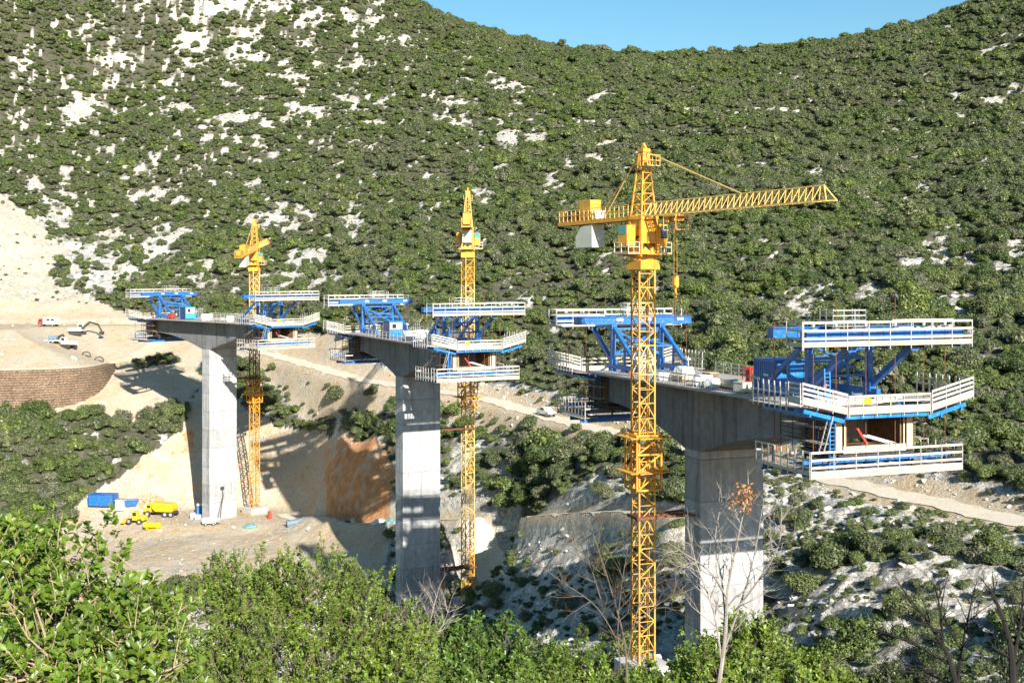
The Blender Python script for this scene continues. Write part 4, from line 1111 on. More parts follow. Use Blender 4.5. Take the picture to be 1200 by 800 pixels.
r = thing('cable_reel', 'round reddish cable reel lying on the nearest deck', 'cable reel', local(PIERS[0], 5.3, .9), heading(PIERS[0]['h'])+.4)
b = MB(); b.tube((0, -.35, .75), (0, .35, .75), .4, n=14); b.build('cable_drum', M['darksteel'], r)
for s in (-.42, .42):
    b = MB(); b.tube((0, s-.05, .75), (0, s+.05, .75), .75, n=18); b.build('flange', M['ply'], r)
b = MB(); b.tube((-2.2, 0, 1.75), (2.2, 0, 1.6), .1, n=8); b.beam((-1.6, 0, 0), (-1.6, 0, 1.7), .1); b.beam((1.6, 0, 0), (1.6, 0, 1.6), .1)
o = tag(b.build('trestle', M['galv']), 'long grey pipe resting on two posts beside the cable reel', 'trestle'); place(o, PIERS[0], 6.4, 2.4, 1.2)
def cone(P, t, w, label):
    b = MB(); b.box((0, 0, .03), (.55, .55, .06)); b.tube((0, 0, .06), (0, 0, 1.0), .22, .04, n=12); o = b.build('traffic_cone', M['orange']); place(o, P, t, w); return tag(o, label, 'cone', 'orange cones on the nearest deck')
cone(PIERS[0], -9.0, -4.6, 'orange cone in front of the far blue traveller, left of the white bag')
cone(PIERS[0], -11.2, -4.7, 'orange cone at the far left edge of the nearest deck')
r = thing('gas_bottle_rack', 'red rack of bottles right of the largest crane mast on the nearest deck', 'bottle rack', local(PIERS[0], .8, 2.4), heading(PIERS[0]['h']))
b = MB(); b.box((0, 0, .08), (1.5, .8, .1))
for x in (-.7, .7):
    for y in (-.36, .36): b.beam((x, y, .1), (x, y, 1.5), .07)
for z in (.7, 1.45): b.beam((-.7, -.36, z), (.7, -.36, z), .06); b.beam((-.7, .36, z), (.7, .36, z), .06); b.beam((-.7, -.36, z), (-.7, .36, z), .06); b.beam((.7, -.36, z), (.7, .36, z), .06)
b.build('rack_frame', M['red'], r)
for k in range(4): b = MB(); x = -.48+.32*k; b.tube((x, 0, .13), (x, 0, 1.25), .12, n=10); b.tube((x, 0, 1.25), (x, 0, 1.42), .12, .04, n=10); b.tube((x, 0, 1.42), (x, 0, 1.52), .04, n=8); b.build('gas_bottle', M['red'], r)
def generator(P, t, w, label, mat, s=1.0):
    r = thing('generator', label, 'generator', local(P, t, w), heading(P['h']))
    b = MB(); b.box((0, 0, .75*s), (2.0*s, 1.0*s, 1.1*s)); bd = b.build('housing', mat, r, bevel=.06)
    b = MB(); b.box((0, 0, .1*s), (2.2*s, 1.1*s, .2*s)); b.build('skid', M['darksteel'], r)
    b = MB(); b.tube((.7*s, .2*s, 1.3*s), (.7*s, .2*s, 1.65*s), .06*s, n=8); b.build('exhaust', M['darksteel'], r)
    b = MB(); 
    for k in range(5): b.box((1.01*s, 0, (.45+.13*k)*s), (.03, .7*s, .06*s))
    b.build('grille', M['darksteel'], bd); return r
generator(PIERS[2], -13.5, -4.4, 'red generator on the farthest deck left of the dark blue cabin', M['red'])
generator(PIERS[0], 9.6, -.2, 'white generator on the nearest deck left of the blue container', M['white'], .9)
generator(PIERS[1], 1.2, 2.6, 'small blue generator behind the white bag on the middle deck', M['blue'], .9)
generator(PIERS[2], 14.2, 1.6, 'white generator on the farthest deck in front of the small crane mast', M['white'])

# people: one skinned body each, with vest, helmet and trousers as clothing
def person(label, loc, rz, pose=0):
    r = thing('person', label, 'person', loc, rz)
    J = dict(pelvis=(0, 0, .95), waist=(0, 0, 1.1), chest=(.02, 0, 1.36), neck=(.02, 0, 1.52), head0=(.04, 0, 1.6), head1=(.05, 0, 1.76),
      hl=(0, .1, .9), kl=(.05, .12, .5), al=(0, .13, .08), tl=(.17, .14, .04), hr=(0, -.1, .9), kr=(.07, -.12, .5), ar=(-.02, -.13, .08), tr=(.15, -.14, .04),
      sl=(.02, .19, 1.43), el=(.03, .25, 1.15), wl=(.2, .24, .97), fl=(.27, .23, .92), sr=(.02, -.19, 1.43), er=(.1, -.26, 1.17), wr=(.3, -.2, 1.1), fr=(.38, -.17, 1.1))
    rad = dict(pelvis=.15, waist=.13, chest=.16, neck=.06, head0=.085, head1=.09, hl=.1, kl=.065, al=.05, tl=.045, hr=.1, kr=.065, ar=.05, tr=.045, sl=.07, el=.05, wl=.035, fl=.035, sr=.07, er=.05, wr=.035, fr=.035)
    E = [('pelvis', 'waist'), ('waist', 'chest'), ('chest', 'neck'), ('neck', 'head0'), ('head0', 'head1'), ('pelvis', 'hl'), ('hl', 'kl'), ('kl', 'al'), ('al', 'tl'), ('pelvis', 'hr'), ('hr', 'kr'), ('kr', 'ar'), ('ar', 'tr'), ('chest', 'sl'), ('sl', 'el'), ('el', 'wl'), ('wl', 'fl'), ('chest', 'sr'), ('sr', 'er'), ('er', 'wr'), ('wr', 'fr')]
    nm = list(J); me = bpy.data.meshes.new('body'); me.from_pydata([J[k] for k in nm], [(nm.index(a), nm.index(b)) for a, b in E], [])
    me.materials.append(M['skin']); o = bpy.data.objects.new('body', me); COL.objects.link(o); o.parent = r
    sk_ = o.modifiers.new('skin', 'SKIN'); sk_.use_smooth_shade = True
    for k, n_ in enumerate(nm): me.skin_vertices[0].data[k].radius = (rad[n_], rad[n_])
    me.skin_vertices[0].data[0].use_root = True
    o.modifiers.new('subdivision', 'SUBSURF').levels = 1
    b = MB()
    def loft(rings, n=10):
        vs = []
        for (x, y, z, a, c) in rings:
            for k in range(n): t = 2*math.pi*k/n; vs.append((x+a*math.cos(t), y+c*math.sin(t), z))
        b.add(vs, [(i*n+k, i*n+(k+1) % n, (i+1)*n+(k+1) % n, (i+1)*n+k) for i in range(len(rings)-1) for k in range(n)])
    loft([(0, 0, .84, .17, .22), (0, 0, 1.05, .17, .21), (.02, 0, 1.3, .185, .25), (.02, 0, 1.44, .15, .24), (.02, 0, 1.54, .08, .1)])
    for s, e, w_ in (('sl', 'el', 'wl'), ('sr', 'er', 'wr')): b.path([J[s], J[e], J[w_]], [.085, .068, .055], n=8)
    b.build('jacket', M['orange'], r, smooth=True)
    b = MB(); loft([(0, 0, .8, .16, .21), (0, 0, .96, .17, .215)])
    for h, k_, a_ in (('hl', 'kl', 'al'), ('hr', 'kr', 'ar')): b.path([J[h], J[k_], J[a_]], [.115, .085, .075], n=8)
    b.build('trousers', M['navy'], r, smooth=True)
    bm = bmesh.new(); bmesh.ops.create_uvsphere(bm, u_segments=14, v_segments=8, radius=.135)
    for v in bm.verts: v.co.z = max(v.co.z, -.01)*1.0+1.75; v.co.x += .05+(.05 if v.co.z < 1.745 and v.co.x > .05 else 0)
    me = bpy.data.meshes.new('helmet'); bm.to_mesh(me); bm.free(); me.materials.append(M['white']); h = bpy.data.objects.new('helmet', me); COL.objects.link(h); h.parent = r
    return r
person('worker in orange clothes and white helmet on the nearest deck beside the blue ladder', local(PIERS[0], 17.6, -.4), heading(PIERS[0]['h'])+.5)

# vehicles
def wheel(parent, x, y, r=.36, w=.24):
    b = MB(); b.tube((x, y-w/2, r), (x, y+w/2, r), r, n=16); o = b.build('wheel', M['tyre'], parent)
    b = MB(); s = 1 if y > 0 else -1; b.tube((x, y+s*w/2, r), (x, y+s*(w/2+.02), r), r*.55, n=12); b.build('rim', M['galv'], o)
def car_white(loc, rz):
    r = thing('pickup_truck', 'white pickup truck parked on the dirt road by the far blue traveller', 'pickup truck', loc, rz)
    b = MB(); b.prism([(-2.45, .45), (2.4, .45), (2.5, .75), (2.42, 1.02), (1.2, 1.12), (.55, 1.72), (-.75, 1.76), (-1.0, 1.12), (-2.45, 1.1)], 'y', -.87, .87); bd = b.build('body', M['white'], r, bevel=.07)
    b = MB(); b.prism([(1.05, 1.14), (.52, 1.66), (.45, 1.66), (.95, 1.14)], 'y', -.75, .75); b.build('windscreen', M['glass'], r)
    for s in (-1, 1): b = MB(); b.box((-.1, s*.875, 1.42), (1.15, .03, .42)); b.build('side_window', M['glass'], r)
    b = MB(); b.box((-1.72, 0, 1.115), (1.35, 1.5, .02)); b.build('cargo_bed', M['darksteel'], r)
    for s in (-.62, .62): b = MB(); b.box((2.47, s, .82), (.06, .34, .18)); b.build('headlight', M['galv'], r)
    b = MB(); b.box((2.5, 0, .55), (.12, 1.7, .22)); b.build('bumper', M['darksteel'], r)
    for x in (1.55, -1.5):
        for y in (-.82, .82): wheel(r, x, y)
def gpos(px, Y, dz=0): x = (px-CX)/F*Y; return Vector((x, Y, ground(x, Y)+dz))
i = np.argmin(abs((CX+F*road[:, 0]/road[:, 1])-643)); d = road[i+1]-road[i-1]
car_white(Vector((road[i][0], road[i][1], ground(road[i][0], road[i][1])+.12)), math.atan2(d[1], d[0]))

def small_lorry(loc, rz):
    r = thing('delivery_van', 'small lorry with red cab and white box on the sandy fill', 'van', loc, rz)
    b = MB(); b.prism([(1.3, .5), (2.9, .5), (2.95, 1.2), (2.5, 2.2), (1.3, 2.25)], 'y', -1.0, 1.0); cb = b.build('cab', M['red'], r, bevel=.06)
    b = MB(); b.prism([(2.93, 1.28), (2.55, 2.12), (2.5, 2.12), (2.85, 1.28)], 'y', -.85, .85); b.build('windscreen', M['glass'], cb)
    for s in (-1, 1): b = MB(); b.box((2.05, s*1.01, 1.65), (.8, .03, .55)); b.build('side_window', M['glass'], cb)
    b = MB(); b.box((-.9, 0, 1.6), (4.2, 2.1, 1.9)); bx = b.build('cargo_box', M['white'], r, bevel=.04)
    for s in (-1, 1):
        for x in (-1.9, -.5): b = MB(); b.box((x, s*1.06, 1.95), (1.1, .03, .55)); b.build('window', M['glass'], bx)
    b = MB(); b.box((0, 0, .55), (5.6, .9, .2)); b.build('chassis', M['darksteel'], r)
    for x in (2.1, -1.9):
        for y in (-.92, .92): wheel(r, x, y, .42)
small_lorry(gpos(57, 356), 2.9)

def excavator(label, loc, rz, tm, reach=1.0):
    r = thing('excavator', label, 'excavator', loc, rz, 'white excavators on the sandy fill')
    for s in (-1, 1):
        b = MB(); b.prism([(-1.9, .3), (-1.6, .02), (1.6, .02), (1.9, .3), (1.9, .6), (1.6, .88), (-1.6, .88), (-1.9, .6)], 'y', s*1.25-.3, s*1.25+.3); b.build('crawler_track', M['darksteel'], r, bevel=.03)
    b = MB(); b.box((0, 0, .62), (2.2, 2.0, .4)); b.tube((0, 0, .8), (0, 0, 1.1), .7, n=16); b.build('undercarriage', tm, r)
    b = MB(); b.prism([(-2.3, 1.1), (1.5, 1.1), (1.5, 1.6), (.6, 1.95), (-2.1, 2.05), (-2.35, 1.8)], 'y', -1.3, 1.3); b.build('engine_house', M['white'], r, bevel=.08)
    b = MB(); b.prism([(-.2, 1.6), (1.5, 1.6), (1.55, 2.3), (1.2, 3.05), (-.2, 3.05)], 'y', .35, 1.32); cb = b.build('cab', M['white'], r, bevel=.06)
    b = MB(); b.box((.6, 1.33, 2.5), (1.2, .03, .75)); b.box((.6, .34, 2.5), (1.2, .03, .75)); b.prism([(1.56, 2.3), (1.22, 2.98), (1.18, 2.98), (1.5, 2.3)], 'y', .45, 1.22); b.build('cab_window', M['glass'], cb)
    A = Vector((1.3, -.2, 1.7)); B_ = Vector((3.6*reach, -.2, 3.6)); C_ = Vector((6.0*reach, -.2, 2.9)); D = Vector((7.1*reach, -.2, .9))
    b = MB(); b.beam(A, B_, .4, .55); b.beam(B_, C_, .36, .45); b.build('boom', M['darksteel'], r)
    b = MB(); b.beam(C_+Vector((-.3, 0, .4)), D, .3, .36); b.build('stick', M['darksteel'], r)
    b = MB(); b.tube(A+Vector((.4, .3, .1)), B_+Vector((0, .3, -.3)), .07, n=8); b.build('hydraulic_ram', M['galv'], r)
    b = MB(); b.prism([(D.x-.5, D.z+.1), (D.x+.3, D.z+.1), (D.x+.45, D.z-.4), (D.x+.1, D.z-.9), (D.x-.45, D.z-.75), (D.x-.75, D.z-.3)], 'y', -.8, .4); b.build('bucket', M['darksteel'], r, bevel=.03)
excavator('white excavator with dark boom reaching right, rear of the two on the fill', gpos(91, 350), -.15, M['darksteel'], 1.05)
excavator('white excavator with rust red undercarriage, front of the two on the fill', gpos(80, 336), 2.6, M['rust'], .7)

r = thing('flatbed_trailer', 'low white trailer with a blue tank left of the excavators', 'trailer', gpos(62, 336), .1)
b = MB(); b.box((0, 0, .75), (4.2, 2.0, .18)); b.box((2.4, 0, .7), (1.0, .15, .12)); b.build('load_bed', M['white'], r)
b = MB(); b.tube((-1.2, 0, 1.4), (1.1, 0, 1.4), .55, n=14); b.build('tank', M['bluegrey'], r, smooth=False)
for x in (-.9, .2):
    for y in (-.9, .9): wheel(r, x, y, .38)
for k, (px, Y) in enumerate(((101, 333), (116, 332))):
    b = MB(); pts_ = [(1.2*math.cos(t), 0, 1.2*math.sin(t)+.05) for t in np.linspace(0, math.pi, 9)]; b.path(pts_, .16, n=8); b.beam((1.2, 0, .05), (-1.2, 0, .05), .22)
    o = b.build('steel_hoop', M['darksteel']); o.location = gpos(px, Y); o.rotation_euler = (0, 0, .5*k)
    tag(o, ['dark steel hoop standing on the fill below the excavators', 'dark steel hoop at the right end of the fill'][k], 'hoop')

# pad at the foot of the farthest pier
r = thing('shipping_container', 'long bright blue container at the left edge of the sandy pad', 'container', gpos(121, 287), -.12)
b = MB(); b.box((0, 0, 1.42), (6.2, 2.5, 2.6)); bd = b.build('container_body', M['blue'], r)
b = MB()
for k in range(24): b.box((-2.9+k*.252, -1.26, 1.42), (.12, .05, 2.3))
b.build('corrugation', M['blue'], bd)
b = MB()
for x in (-3.05, 3.05):
    for y in (-1.22, 1.22): b.box((x, y, 1.42), (.16, .16, 2.72))
for z in (.1, 2.74):
    for y in (-1.22, 1.22): b.box((0, y, z), (6.2, .14, .14))
b.build('container_frame', M['darkblue'], r)
r = thing('site_hut', 'small white hut at the right end of the blue container', 'hut', gpos(141.5, 285), -.1)
b = MB(); b.box((0, 0, 1.25), (1.8, 2.2, 2.4)); bd = b.build('hut_body', M['white'], r, bevel=.04)
b = MB(); b.box((0, 0, 2.5), (2.0, 2.4, .12)); b.build('roof', M['galv'], r)
b = MB(); b.box((-.3, -1.11, 1.1), (.75, .03, 1.9)); b.build('door', M['galv'], r)
r = thing('skip_container', 'open blue skip right of the white hut', 'skip', gpos(151, 286), .25)
b = MB(); b.add([(-1.6, -.8, .1), (1.6, -.8, .1), (1.6, .8, .1), (-1.6, .8, .1), (-2.1, -1, 1.4), (2.1, -1, 1.4), (2.1, 1, 1.4), (-2.1, 1, 1.4)], [(0, 3, 2, 1), (0, 1, 5, 4), (1, 2, 6, 5), (2, 3, 7, 6), (3, 0, 4, 7)]); b.build('skip_body', M['blue'], r)
b = MB(); b.beam((-2.1, -1, 1.4), (2.1, -1, 1.4), .12); b.beam((-2.1, 1, 1.4), (2.1, 1, 1.4), .12); b.beam((-2.1, -1, 1.4), (-2.1, 1, 1.4), .12); b.beam((2.1, -1, 1.4), (2.1, 1, 1.4), .12); b.build('rim', M['darkblue'], r)
def dump_truck(loc, rz):
    r = thing('dump_truck', 'yellow dump truck with high tipping body on the sandy pad', 'dump truck', loc, rz)
    b = MB(); b.prism([(-2.6, 1.25), (1.5, 1.25), (2.3, 2.0), (2.5, 3.3), (-2.3, 3.0), (-2.9, 2.0)], 'y', -1.35, 1.35); tb = b.build('tipping_body', M['machine_yellow'], r, bevel=.05)
    b = MB()
    for x in (-1.9, -.8, .3, 1.3):
        for s in (-1, 1): b.box((x, s*1.4, 2.15), (.16, .12, 1.6))
    b.box((0, 0, 1.18), (4.2, 1.0, .12)); b.build('rib', M['machine_yellow'], tb)
    b = MB(); b.prism([(2.7, 1.0), (4.3, 1.0), (4.45, 1.5), (4.2, 1.9), (3.8, 2.75), (2.75, 2.75)], 'y', -1.0, 1.0); cb = b.build('cab', M['machine_yellow'], r, bevel=.05)
    for s in (-1, 1): b = MB(); b.box((3.25, s*1.01, 2.25), (.8, .03, .65)); b.build('side_window', M['glass'], cb)
    b = MB(); b.prism([(4.2, 1.98), (3.88, 2.65), (3.82, 2.65), (4.1, 1.98)], 'y', -.85, .85); b.build('windscreen', M['glass'], cb)
    b = MB(); b.box((.5, 0, .95), (7.4, .9, .35)); b.build('chassis', M['darksteel'], r)
    for x in (3.4, -.9, -2.3):
        for y in (-1.15, 1.15): wheel(r, x, y, .68, .5)
dump_truck(gpos(192, 282), 2.95)
r = thing('wheel_loader', 'low yellow loader left of the yellow dump truck', 'loader', gpos(160, 279), 2.9)
b = MB(); b.prism([(-2.2, .8), (.6, .8), (.6, 1.5), (-2.0, 1.9), (-2.3, 1.5)], 'y', -.9, .9); b.build('engine_house', M['machine_yellow'], r, bevel=.06)
b = MB(); b.prism([(-.4, 1.4), (.9, 1.4), (.8, 2.7), (-.4, 2.75)], 'y', -.65, .65); cb = b.build('cab', M['machine_yellow'], r, bevel=.05)
b = MB(); b.box((.2, -.66, 2.15), (.9, .03, .8)); b.box((.2, .66, 2.15), (.9, .03, .8)); b.build('side_window', M['glass'], cb)
b = MB(); b.beam((.7, -.5, 1.5), (2.4, -.5, .6), .16, .25); b.beam((.7, .5, 1.5), (2.4, .5, .6), .16, .25); b.beam((2.3, -.55, .65), (2.3, .55, .65), .16); b.build('lift_arm', M['machine_yellow'], r)
b = MB(); b.prism([(2.4, .15), (3.4, .12), (3.4, .22), (2.7, .9), (2.4, 1.0)], 'y', -1.2, 1.2); b.build('bucket', M['machine_yellow'], r)
for x in (1.3, -1.3):
    for y in (-.95, .95): wheel(r, x, y, .62, .45)
r = thing('fuel_tank', 'yellow fuel tank in front of the dump truck', 'tank', gpos(179, 273), -.1)
b = MB(); b.tube((-1.9, 0, .95), (1.9, 0, .95), .62, n=16); b.build('tank_shell', M['machine_yellow'], r)
b = MB()
for x in (-1.2, 1.2): b.box((x, 0, .22), (.2, 1.2, .5))
b.box((0, 0, .05), (3.2, .3, .1)); b.build('cradle', M['machine_yellow'], r)
r = thing('portable_toilet', 'blue portable toilet with white roof against the farthest pier', 'portable toilet', gpos(233.5, 284), .3)
b = MB(); b.box((0, 0, 1.1), (1.15, 1.15, 2.1)); b.build('cubicle', M['lightblue'], r, bevel=.04)
b = MB(); b.prism([(-.65, 2.15), (.65, 2.15), (.45, 2.45), (-.45, 2.45)], 'y', -.65, .65); b.build('roof', M['white'], r)
b = MB(); b.box((0, -.59, 1.05), (.75, .03, 1.85)); b.build('door', M['blue'], r)
def tote(label, px, Y, rz):
    r = thing('water_tote', label, 'water tank', gpos(px, Y), rz, 'white water tanks beside the farthest pier')
    b = MB(); b.box((0, 0, .72), (1.1, 1.0, 1.05)); b.build('tank', M['bag'], r, bevel=.1)
    b = MB()
    for z in (.25, .6, .95, 1.25):
        for s in (-1, 1): b.beam((-.58, s*.53, z), (.58, s*.53, z), .03); b.beam((s*.58, -.53, z), (s*.58, .53, z), .03)
    for x in (-.58, 0, .58):
        for s in (-1, 1): b.beam((x, s*.53, .1), (x, s*.53, 1.28), .03)
    b.box((0, 0, .07), (1.2, 1.1, .12)); b.build('cage', M['galv'], r)
tote('white water tank in a cage, left one at the farthest pier', 226, 279, .2); tote('white water tank in a cage beside the blue toilet', 232, 277, -.2)
r = thing('concrete_pump', 'small white concrete pump at the foot of the farthest pier', 'concrete pump', gpos(246, 272), .1)
b = MB(); b.prism([(-1.6, .5), (1.4, .5), (1.4, 1.2), (.4, 1.6), (-1.6, 1.6)], 'y', -.75, .75); b.build('housing', M['white'], r, bevel=.06)
b = MB(); b.add([(1.3, -.5, .6), (2.2, -.5, .6), (2.2, .5, .6), (1.3, .5, .6), (1.2, -.8, 1.3), (2.5, -.8, 1.3), (2.5, .8, 1.3), (1.2, .8, 1.3)], [(0, 3, 2, 1), (0, 1, 5, 4), (1, 2, 6, 5), (2, 3, 7, 6), (3, 0, 4, 7)]); b.build('hopper', M['galv'], r)
for x in (-.8, .9):
    for y in (-.8, .8): wheel(r, x, y, .34)
p0 = gpos(251, 271.5, .5); p1 = local(PIERS[2], 1.72, -.3); p1.z = -55.6+7.0
b = MB(); b.path([p0, p0+Vector((1.2, .3, .5)), p0*.55+p1*.45+Vector((.8, -.6, -.5)), p1+Vector((.3, -.5, -1.2)), p1], .09, n=6)
tag(b.build('concrete_hose', M['darksteel']), 'dark hose rising from the white pump into the pier opening', 'hose')
b = MB(); b.prism([(-.5, 0), (.5, 0), (.35, .5), (.28, 1.6), (-.28, 1.6), (-.35, .5)], 'y', -.7, .7); o = b.build('water_barrier', M['red'], None, bevel=.06); o.location = gpos(316, 279); o.rotation_euler = (0, 0, .4); tag(o, 'red plastic barrier right of the small crane foot', 'barrier')
def tarp_heap(label, px, Y, s, mat, seed):
    rs = np.random.RandomState(seed); bm = bmesh.new(); bmesh.ops.create_icosphere(bm, subdivisions=3, radius=1)
    for v in bm.verts:
        k = 1+.16*math.sin(v.co.x*5+seed)*math.cos(v.co.y*4)+.04*rs.randn(); v.co = Vector((v.co.x*1.5*k, v.co.y*1.0*k, max(v.co.z, -.1)*.75*k))*s
    me = bpy.data.meshes.new('tarpaulin_heap'); bm.to_mesh(me); bm.free(); me.materials.append(mat); o = bpy.data.objects.new('tarpaulin_heap', me); COL.objects.link(o); o.location = gpos(px, Y, -.05); o.rotation_euler = (0, 0, rs.rand()*3)
    return tag(o, label, 'tarpaulin')
tarp_heap('blue green tarpaulin heap in front of the small crane foot', 293, 271, 1.0, M['tarp'], 1)
tarp_heap('blue green tarpaulin heap on the lower track left of the middle pier', 459, 246, 1.1, M['tarp'], 2)
tarp_heap('pale grey tarpaulin heap left of the blue green one on the lower track', 444, 250, 1.1, M['bag'], 3)
a_ = gpos(336, 268, .75); b_ = gpos(363, 270, .75)
r = thing('steel_pipe', 'thick blue grey steel pipe lying on the pad right of the small crane', 'pipe', a_, 0)
b = MB(); b.tube((0, 0, 0), b_-a_, .75, n=18); b.build('pipe_shell', M['bluegrey'], r)
b = MB(); q = (b_-a_).normalized(); b.tube(b_-a_, b_-a_+q*.3, .86, n=18); b.build('flange', M['darksteel'], r)
a2 = gpos(368, 271, .35); b2 = gpos(410, 263, .35); b = MB(); b.beam(a2, b2, .3, .55); tag(b.build('steel_beam', M['darksteel']), 'long dark steel beam lying beyond the blue grey pipe', 'steel beam')
# heap of sorted stone behind the machines
rs = np.random.RandomState(5); b = MB(); 
for k in range(620):
    a_ = rs.uniform(0, 6.283); q_ = rs.rand()**.6; ox = 4.6*q_*math.cos(a_); oy = 2.4*q_*math.sin(a_); x_ = -83.2+ox; y_ = 287.5+oy
    z = ground(x_, y_)+1.5*(1-q_)*rs.uniform(.75, 1.0); s = rs.uniform(.1, .3)
    vs = [(x_+s*rs.uniform(.6, 1.1)*a, y_+s*rs.uniform(.6, 1.1)*c_, z+s*rs.uniform(.5, .9)*d_) for a, c_, d_ in ((-1, -1, -1), (1, -1, -1), (1, 1, -1), (-1, 1, -1), (-1, -1, 1), (1, -1, 1), (1, 1, 1), (-1, 1, 1))]
    b.add(vs, [(0, 3, 2, 1), (4, 5, 6, 7), (0, 1, 5, 4), (1, 2, 6, 5), (2, 3, 7, 6), (3, 0, 4, 7)])
M['tanstone'] = simple('tan_broken_stone', (.52, .40, .26), (.34, .25, .16), 1.2, .95)
tag(b.build('stone_heap', M['tanstone']), 'heap of tan broken stone behind the yellow machines', 'stone heap', kind='stuff')

def sheet(P, t, w, lx, ly, label, mat, seed):
    rs = np.random.RandomState(seed); bm = bmesh.new(); bmesh.ops.create_grid(bm, x_segments=12, y_segments=8, size=.5)
    for v in bm.verts: v.co = Vector((v.co.x*lx, v.co.y*ly, .12+.1*math.sin(v.co.x*9+seed)*math.cos(v.co.y*7)+.04*rs.randn()))
    me = bpy.data.meshes.new('plastic_sheet'); bm.to_mesh(me); bm.free(); me.materials.append(mat); o = bpy.data.objects.new('plastic_sheet', me); COL.objects.link(o)
    md = o.modifiers.new('thickness', 'SOLIDIFY'); md.thickness = .06
    place(o, P, t, w, .2); return tag(o, label, 'sheet')
sheet(PIERS[0], 3.6, -2.4, 3.2, 2.0, 'crumpled white sheet spread on the nearest deck behind the two bulk bags', M['bag'], 1)
sheet(PIERS[0], 8.6, 1.4, 3.0, 2.4, 'crumpled pale sheet on the nearest deck beside the white generator', M['white'], 2)
sheet(PIERS[1], 7.4, -2.6, 3.0, 2.2, 'crumpled white sheet on the middle deck near its front form traveller', M['bag'], 3)
def crate(P, t, w, label, mat, d=(1.3, 1.0, .8)):
    r = thing('crate', label, 'crate', local(P, t, w), heading(P['h'])+.15)
    b = MB(); b.box((0, 0, d[2]/2+.12), d); b.build('crate_body', mat, r, bevel=.02)
    b = MB()
    for y in (-d[1]*.35, d[1]*.35): b.box((0, y, .06), (d[0], .12, .1))
    b.box((0, 0, .09), (d[0]*.9, d[1]*.7, .03)); b.build('skid_frame', M['plank'], r)
    b = MB(); b.box((0, 0, d[2]+.15), (d[0]+.08, d[1]+.08, .06)); b.build('lid', M['timber'], r)
crate(PIERS[0], 11.2, -4.6, 'pale crate on the left deck edge beside the nearest form traveller gangway', M['rail'])
crate(PIERS[0], -.6, -1.2, 'brown crate on the nearest deck behind the largest crane mast', M['ply'])
crate(PIERS[0], 5.4, -2.6+.0, 'low grey crate between the bulk bags and the cable reel', M['galv'], (1.5, .9, .6))
crate(PIERS[1], -4.5, -4.6, 'pale crate on the middle deck edge left of the violet cabin', M['rail'])
# ================================================================== plants round the photographer's viewpoint
def leafset(P, D, Nn, L, W, fold=.18, curl=.12):
    """arrays of leaves: a pointed oval, folded along its midrib, tip curling down"""
    n = len(P); S = np.cross(D, Nn); S /= np.linalg.norm(S, axis=1)[:, None]; Nn = np.cross(S, D)
    L = L[:, None]; W = W[:, None]
    V = np.empty((n, 8, 3))
    V[:, 0] = P
    for k, (t, w) in enumerate(((.36, .92), (.72, .8))):
        c = P + D*L*t - Nn*(curl*L*t*t)
        V[:, 1+3*k] = c - S*W*w*.5 + Nn*W*fold; V[:, 2+3*k] = c; V[:, 3+3*k] = c + S*W*w*.5 + Nn*W*fold
    V[:, 7] = P + D*L - Nn*(curl*L)
    f = [(0, 2, 1), (0, 3, 2), (1, 2, 5, 4), (2, 3, 6, 5), (4, 5, 7), (5, 6, 7)]
    return V.reshape(-1, 3), [tuple(a+8*i for a in q) for i in range(n) for q in f]
def leaf_material(name, pal, rough=.38, transl=.16):
    m, nt, bs = newmat(name); geo = N(nt, 'ShaderNodeNewGeometry'); n = len(pal)
    c = ramp(nt, geo.outputs['Random Per Island'], [(k/(n-1), p) for k, p in enumerate(pal)])
    big = noise(nt, geo.outputs['Position'], 2.2, 3); c = mixc(nt, 1.0, c, ramp(nt, big, [(.35, .72), (.65, 1.25)]), 'MULTIPLY')
    nt.links.new(c, bs.inputs['Base Color']); bs.inputs['Roughness'].default_value = rough; bs.inputs['Specular IOR Level'].default_value = .45
    tr = N(nt, 'ShaderNodeBsdfTranslucent'); nt.links.new(mixc(nt, 1.0, c, (1.4, 1.5, .5), 'MULTIPLY'), tr.inputs[0])
    mx = N(nt, 'ShaderNodeMixShader'); mx.inputs[0].default_value = transl
    out = [q for q in nt.nodes if q.type == 'OUTPUT_MATERIAL'][0]
    nt.links.new(bs.outputs[0], mx.inputs[1]); nt.links.new(tr.outputs[0], mx.inputs[2]); nt.links.new(mx.outputs[0], out.inputs[0]); return m
M['leaf_bright'] = leaf_material('bright_laurel_leaf', [(0.063, 0.118, 0.010), (0.097, 0.163, 0.015), (0.133, 0.204, 0.021), (0.080, 0.141, 0.013), (0.180, 0.229, 0.030)])
M['leaf_yellow'] = leaf_material('yellow_green_leaf', [(0.081, 0.139, 0.011), (0.122, 0.189, 0.016), (0.170, 0.234, 0.025), (0.103, 0.164, 0.015), (0.207, 0.254, 0.049)])
M['leaf_green'] = leaf_material('deep_green_leaf', [(.05, .105, .014), (.075, .145, .018), (.11, .185, .022), (.065, .125, .016), (.15, .21, .03)])
M['leaf_dark'] = leaf_material('dark_olive_leaf', [(.03, .045, .012), (.05, .07, .016), (.075, .10, .02), (.04, .055, .014), (.10, .115, .035)])
M['leaf_orange'] = leaf_material('dry_orange_leaf', [(.45, .16, .03), (.6, .25, .04), (.5, .12, .02), (.62, .33, .08)])
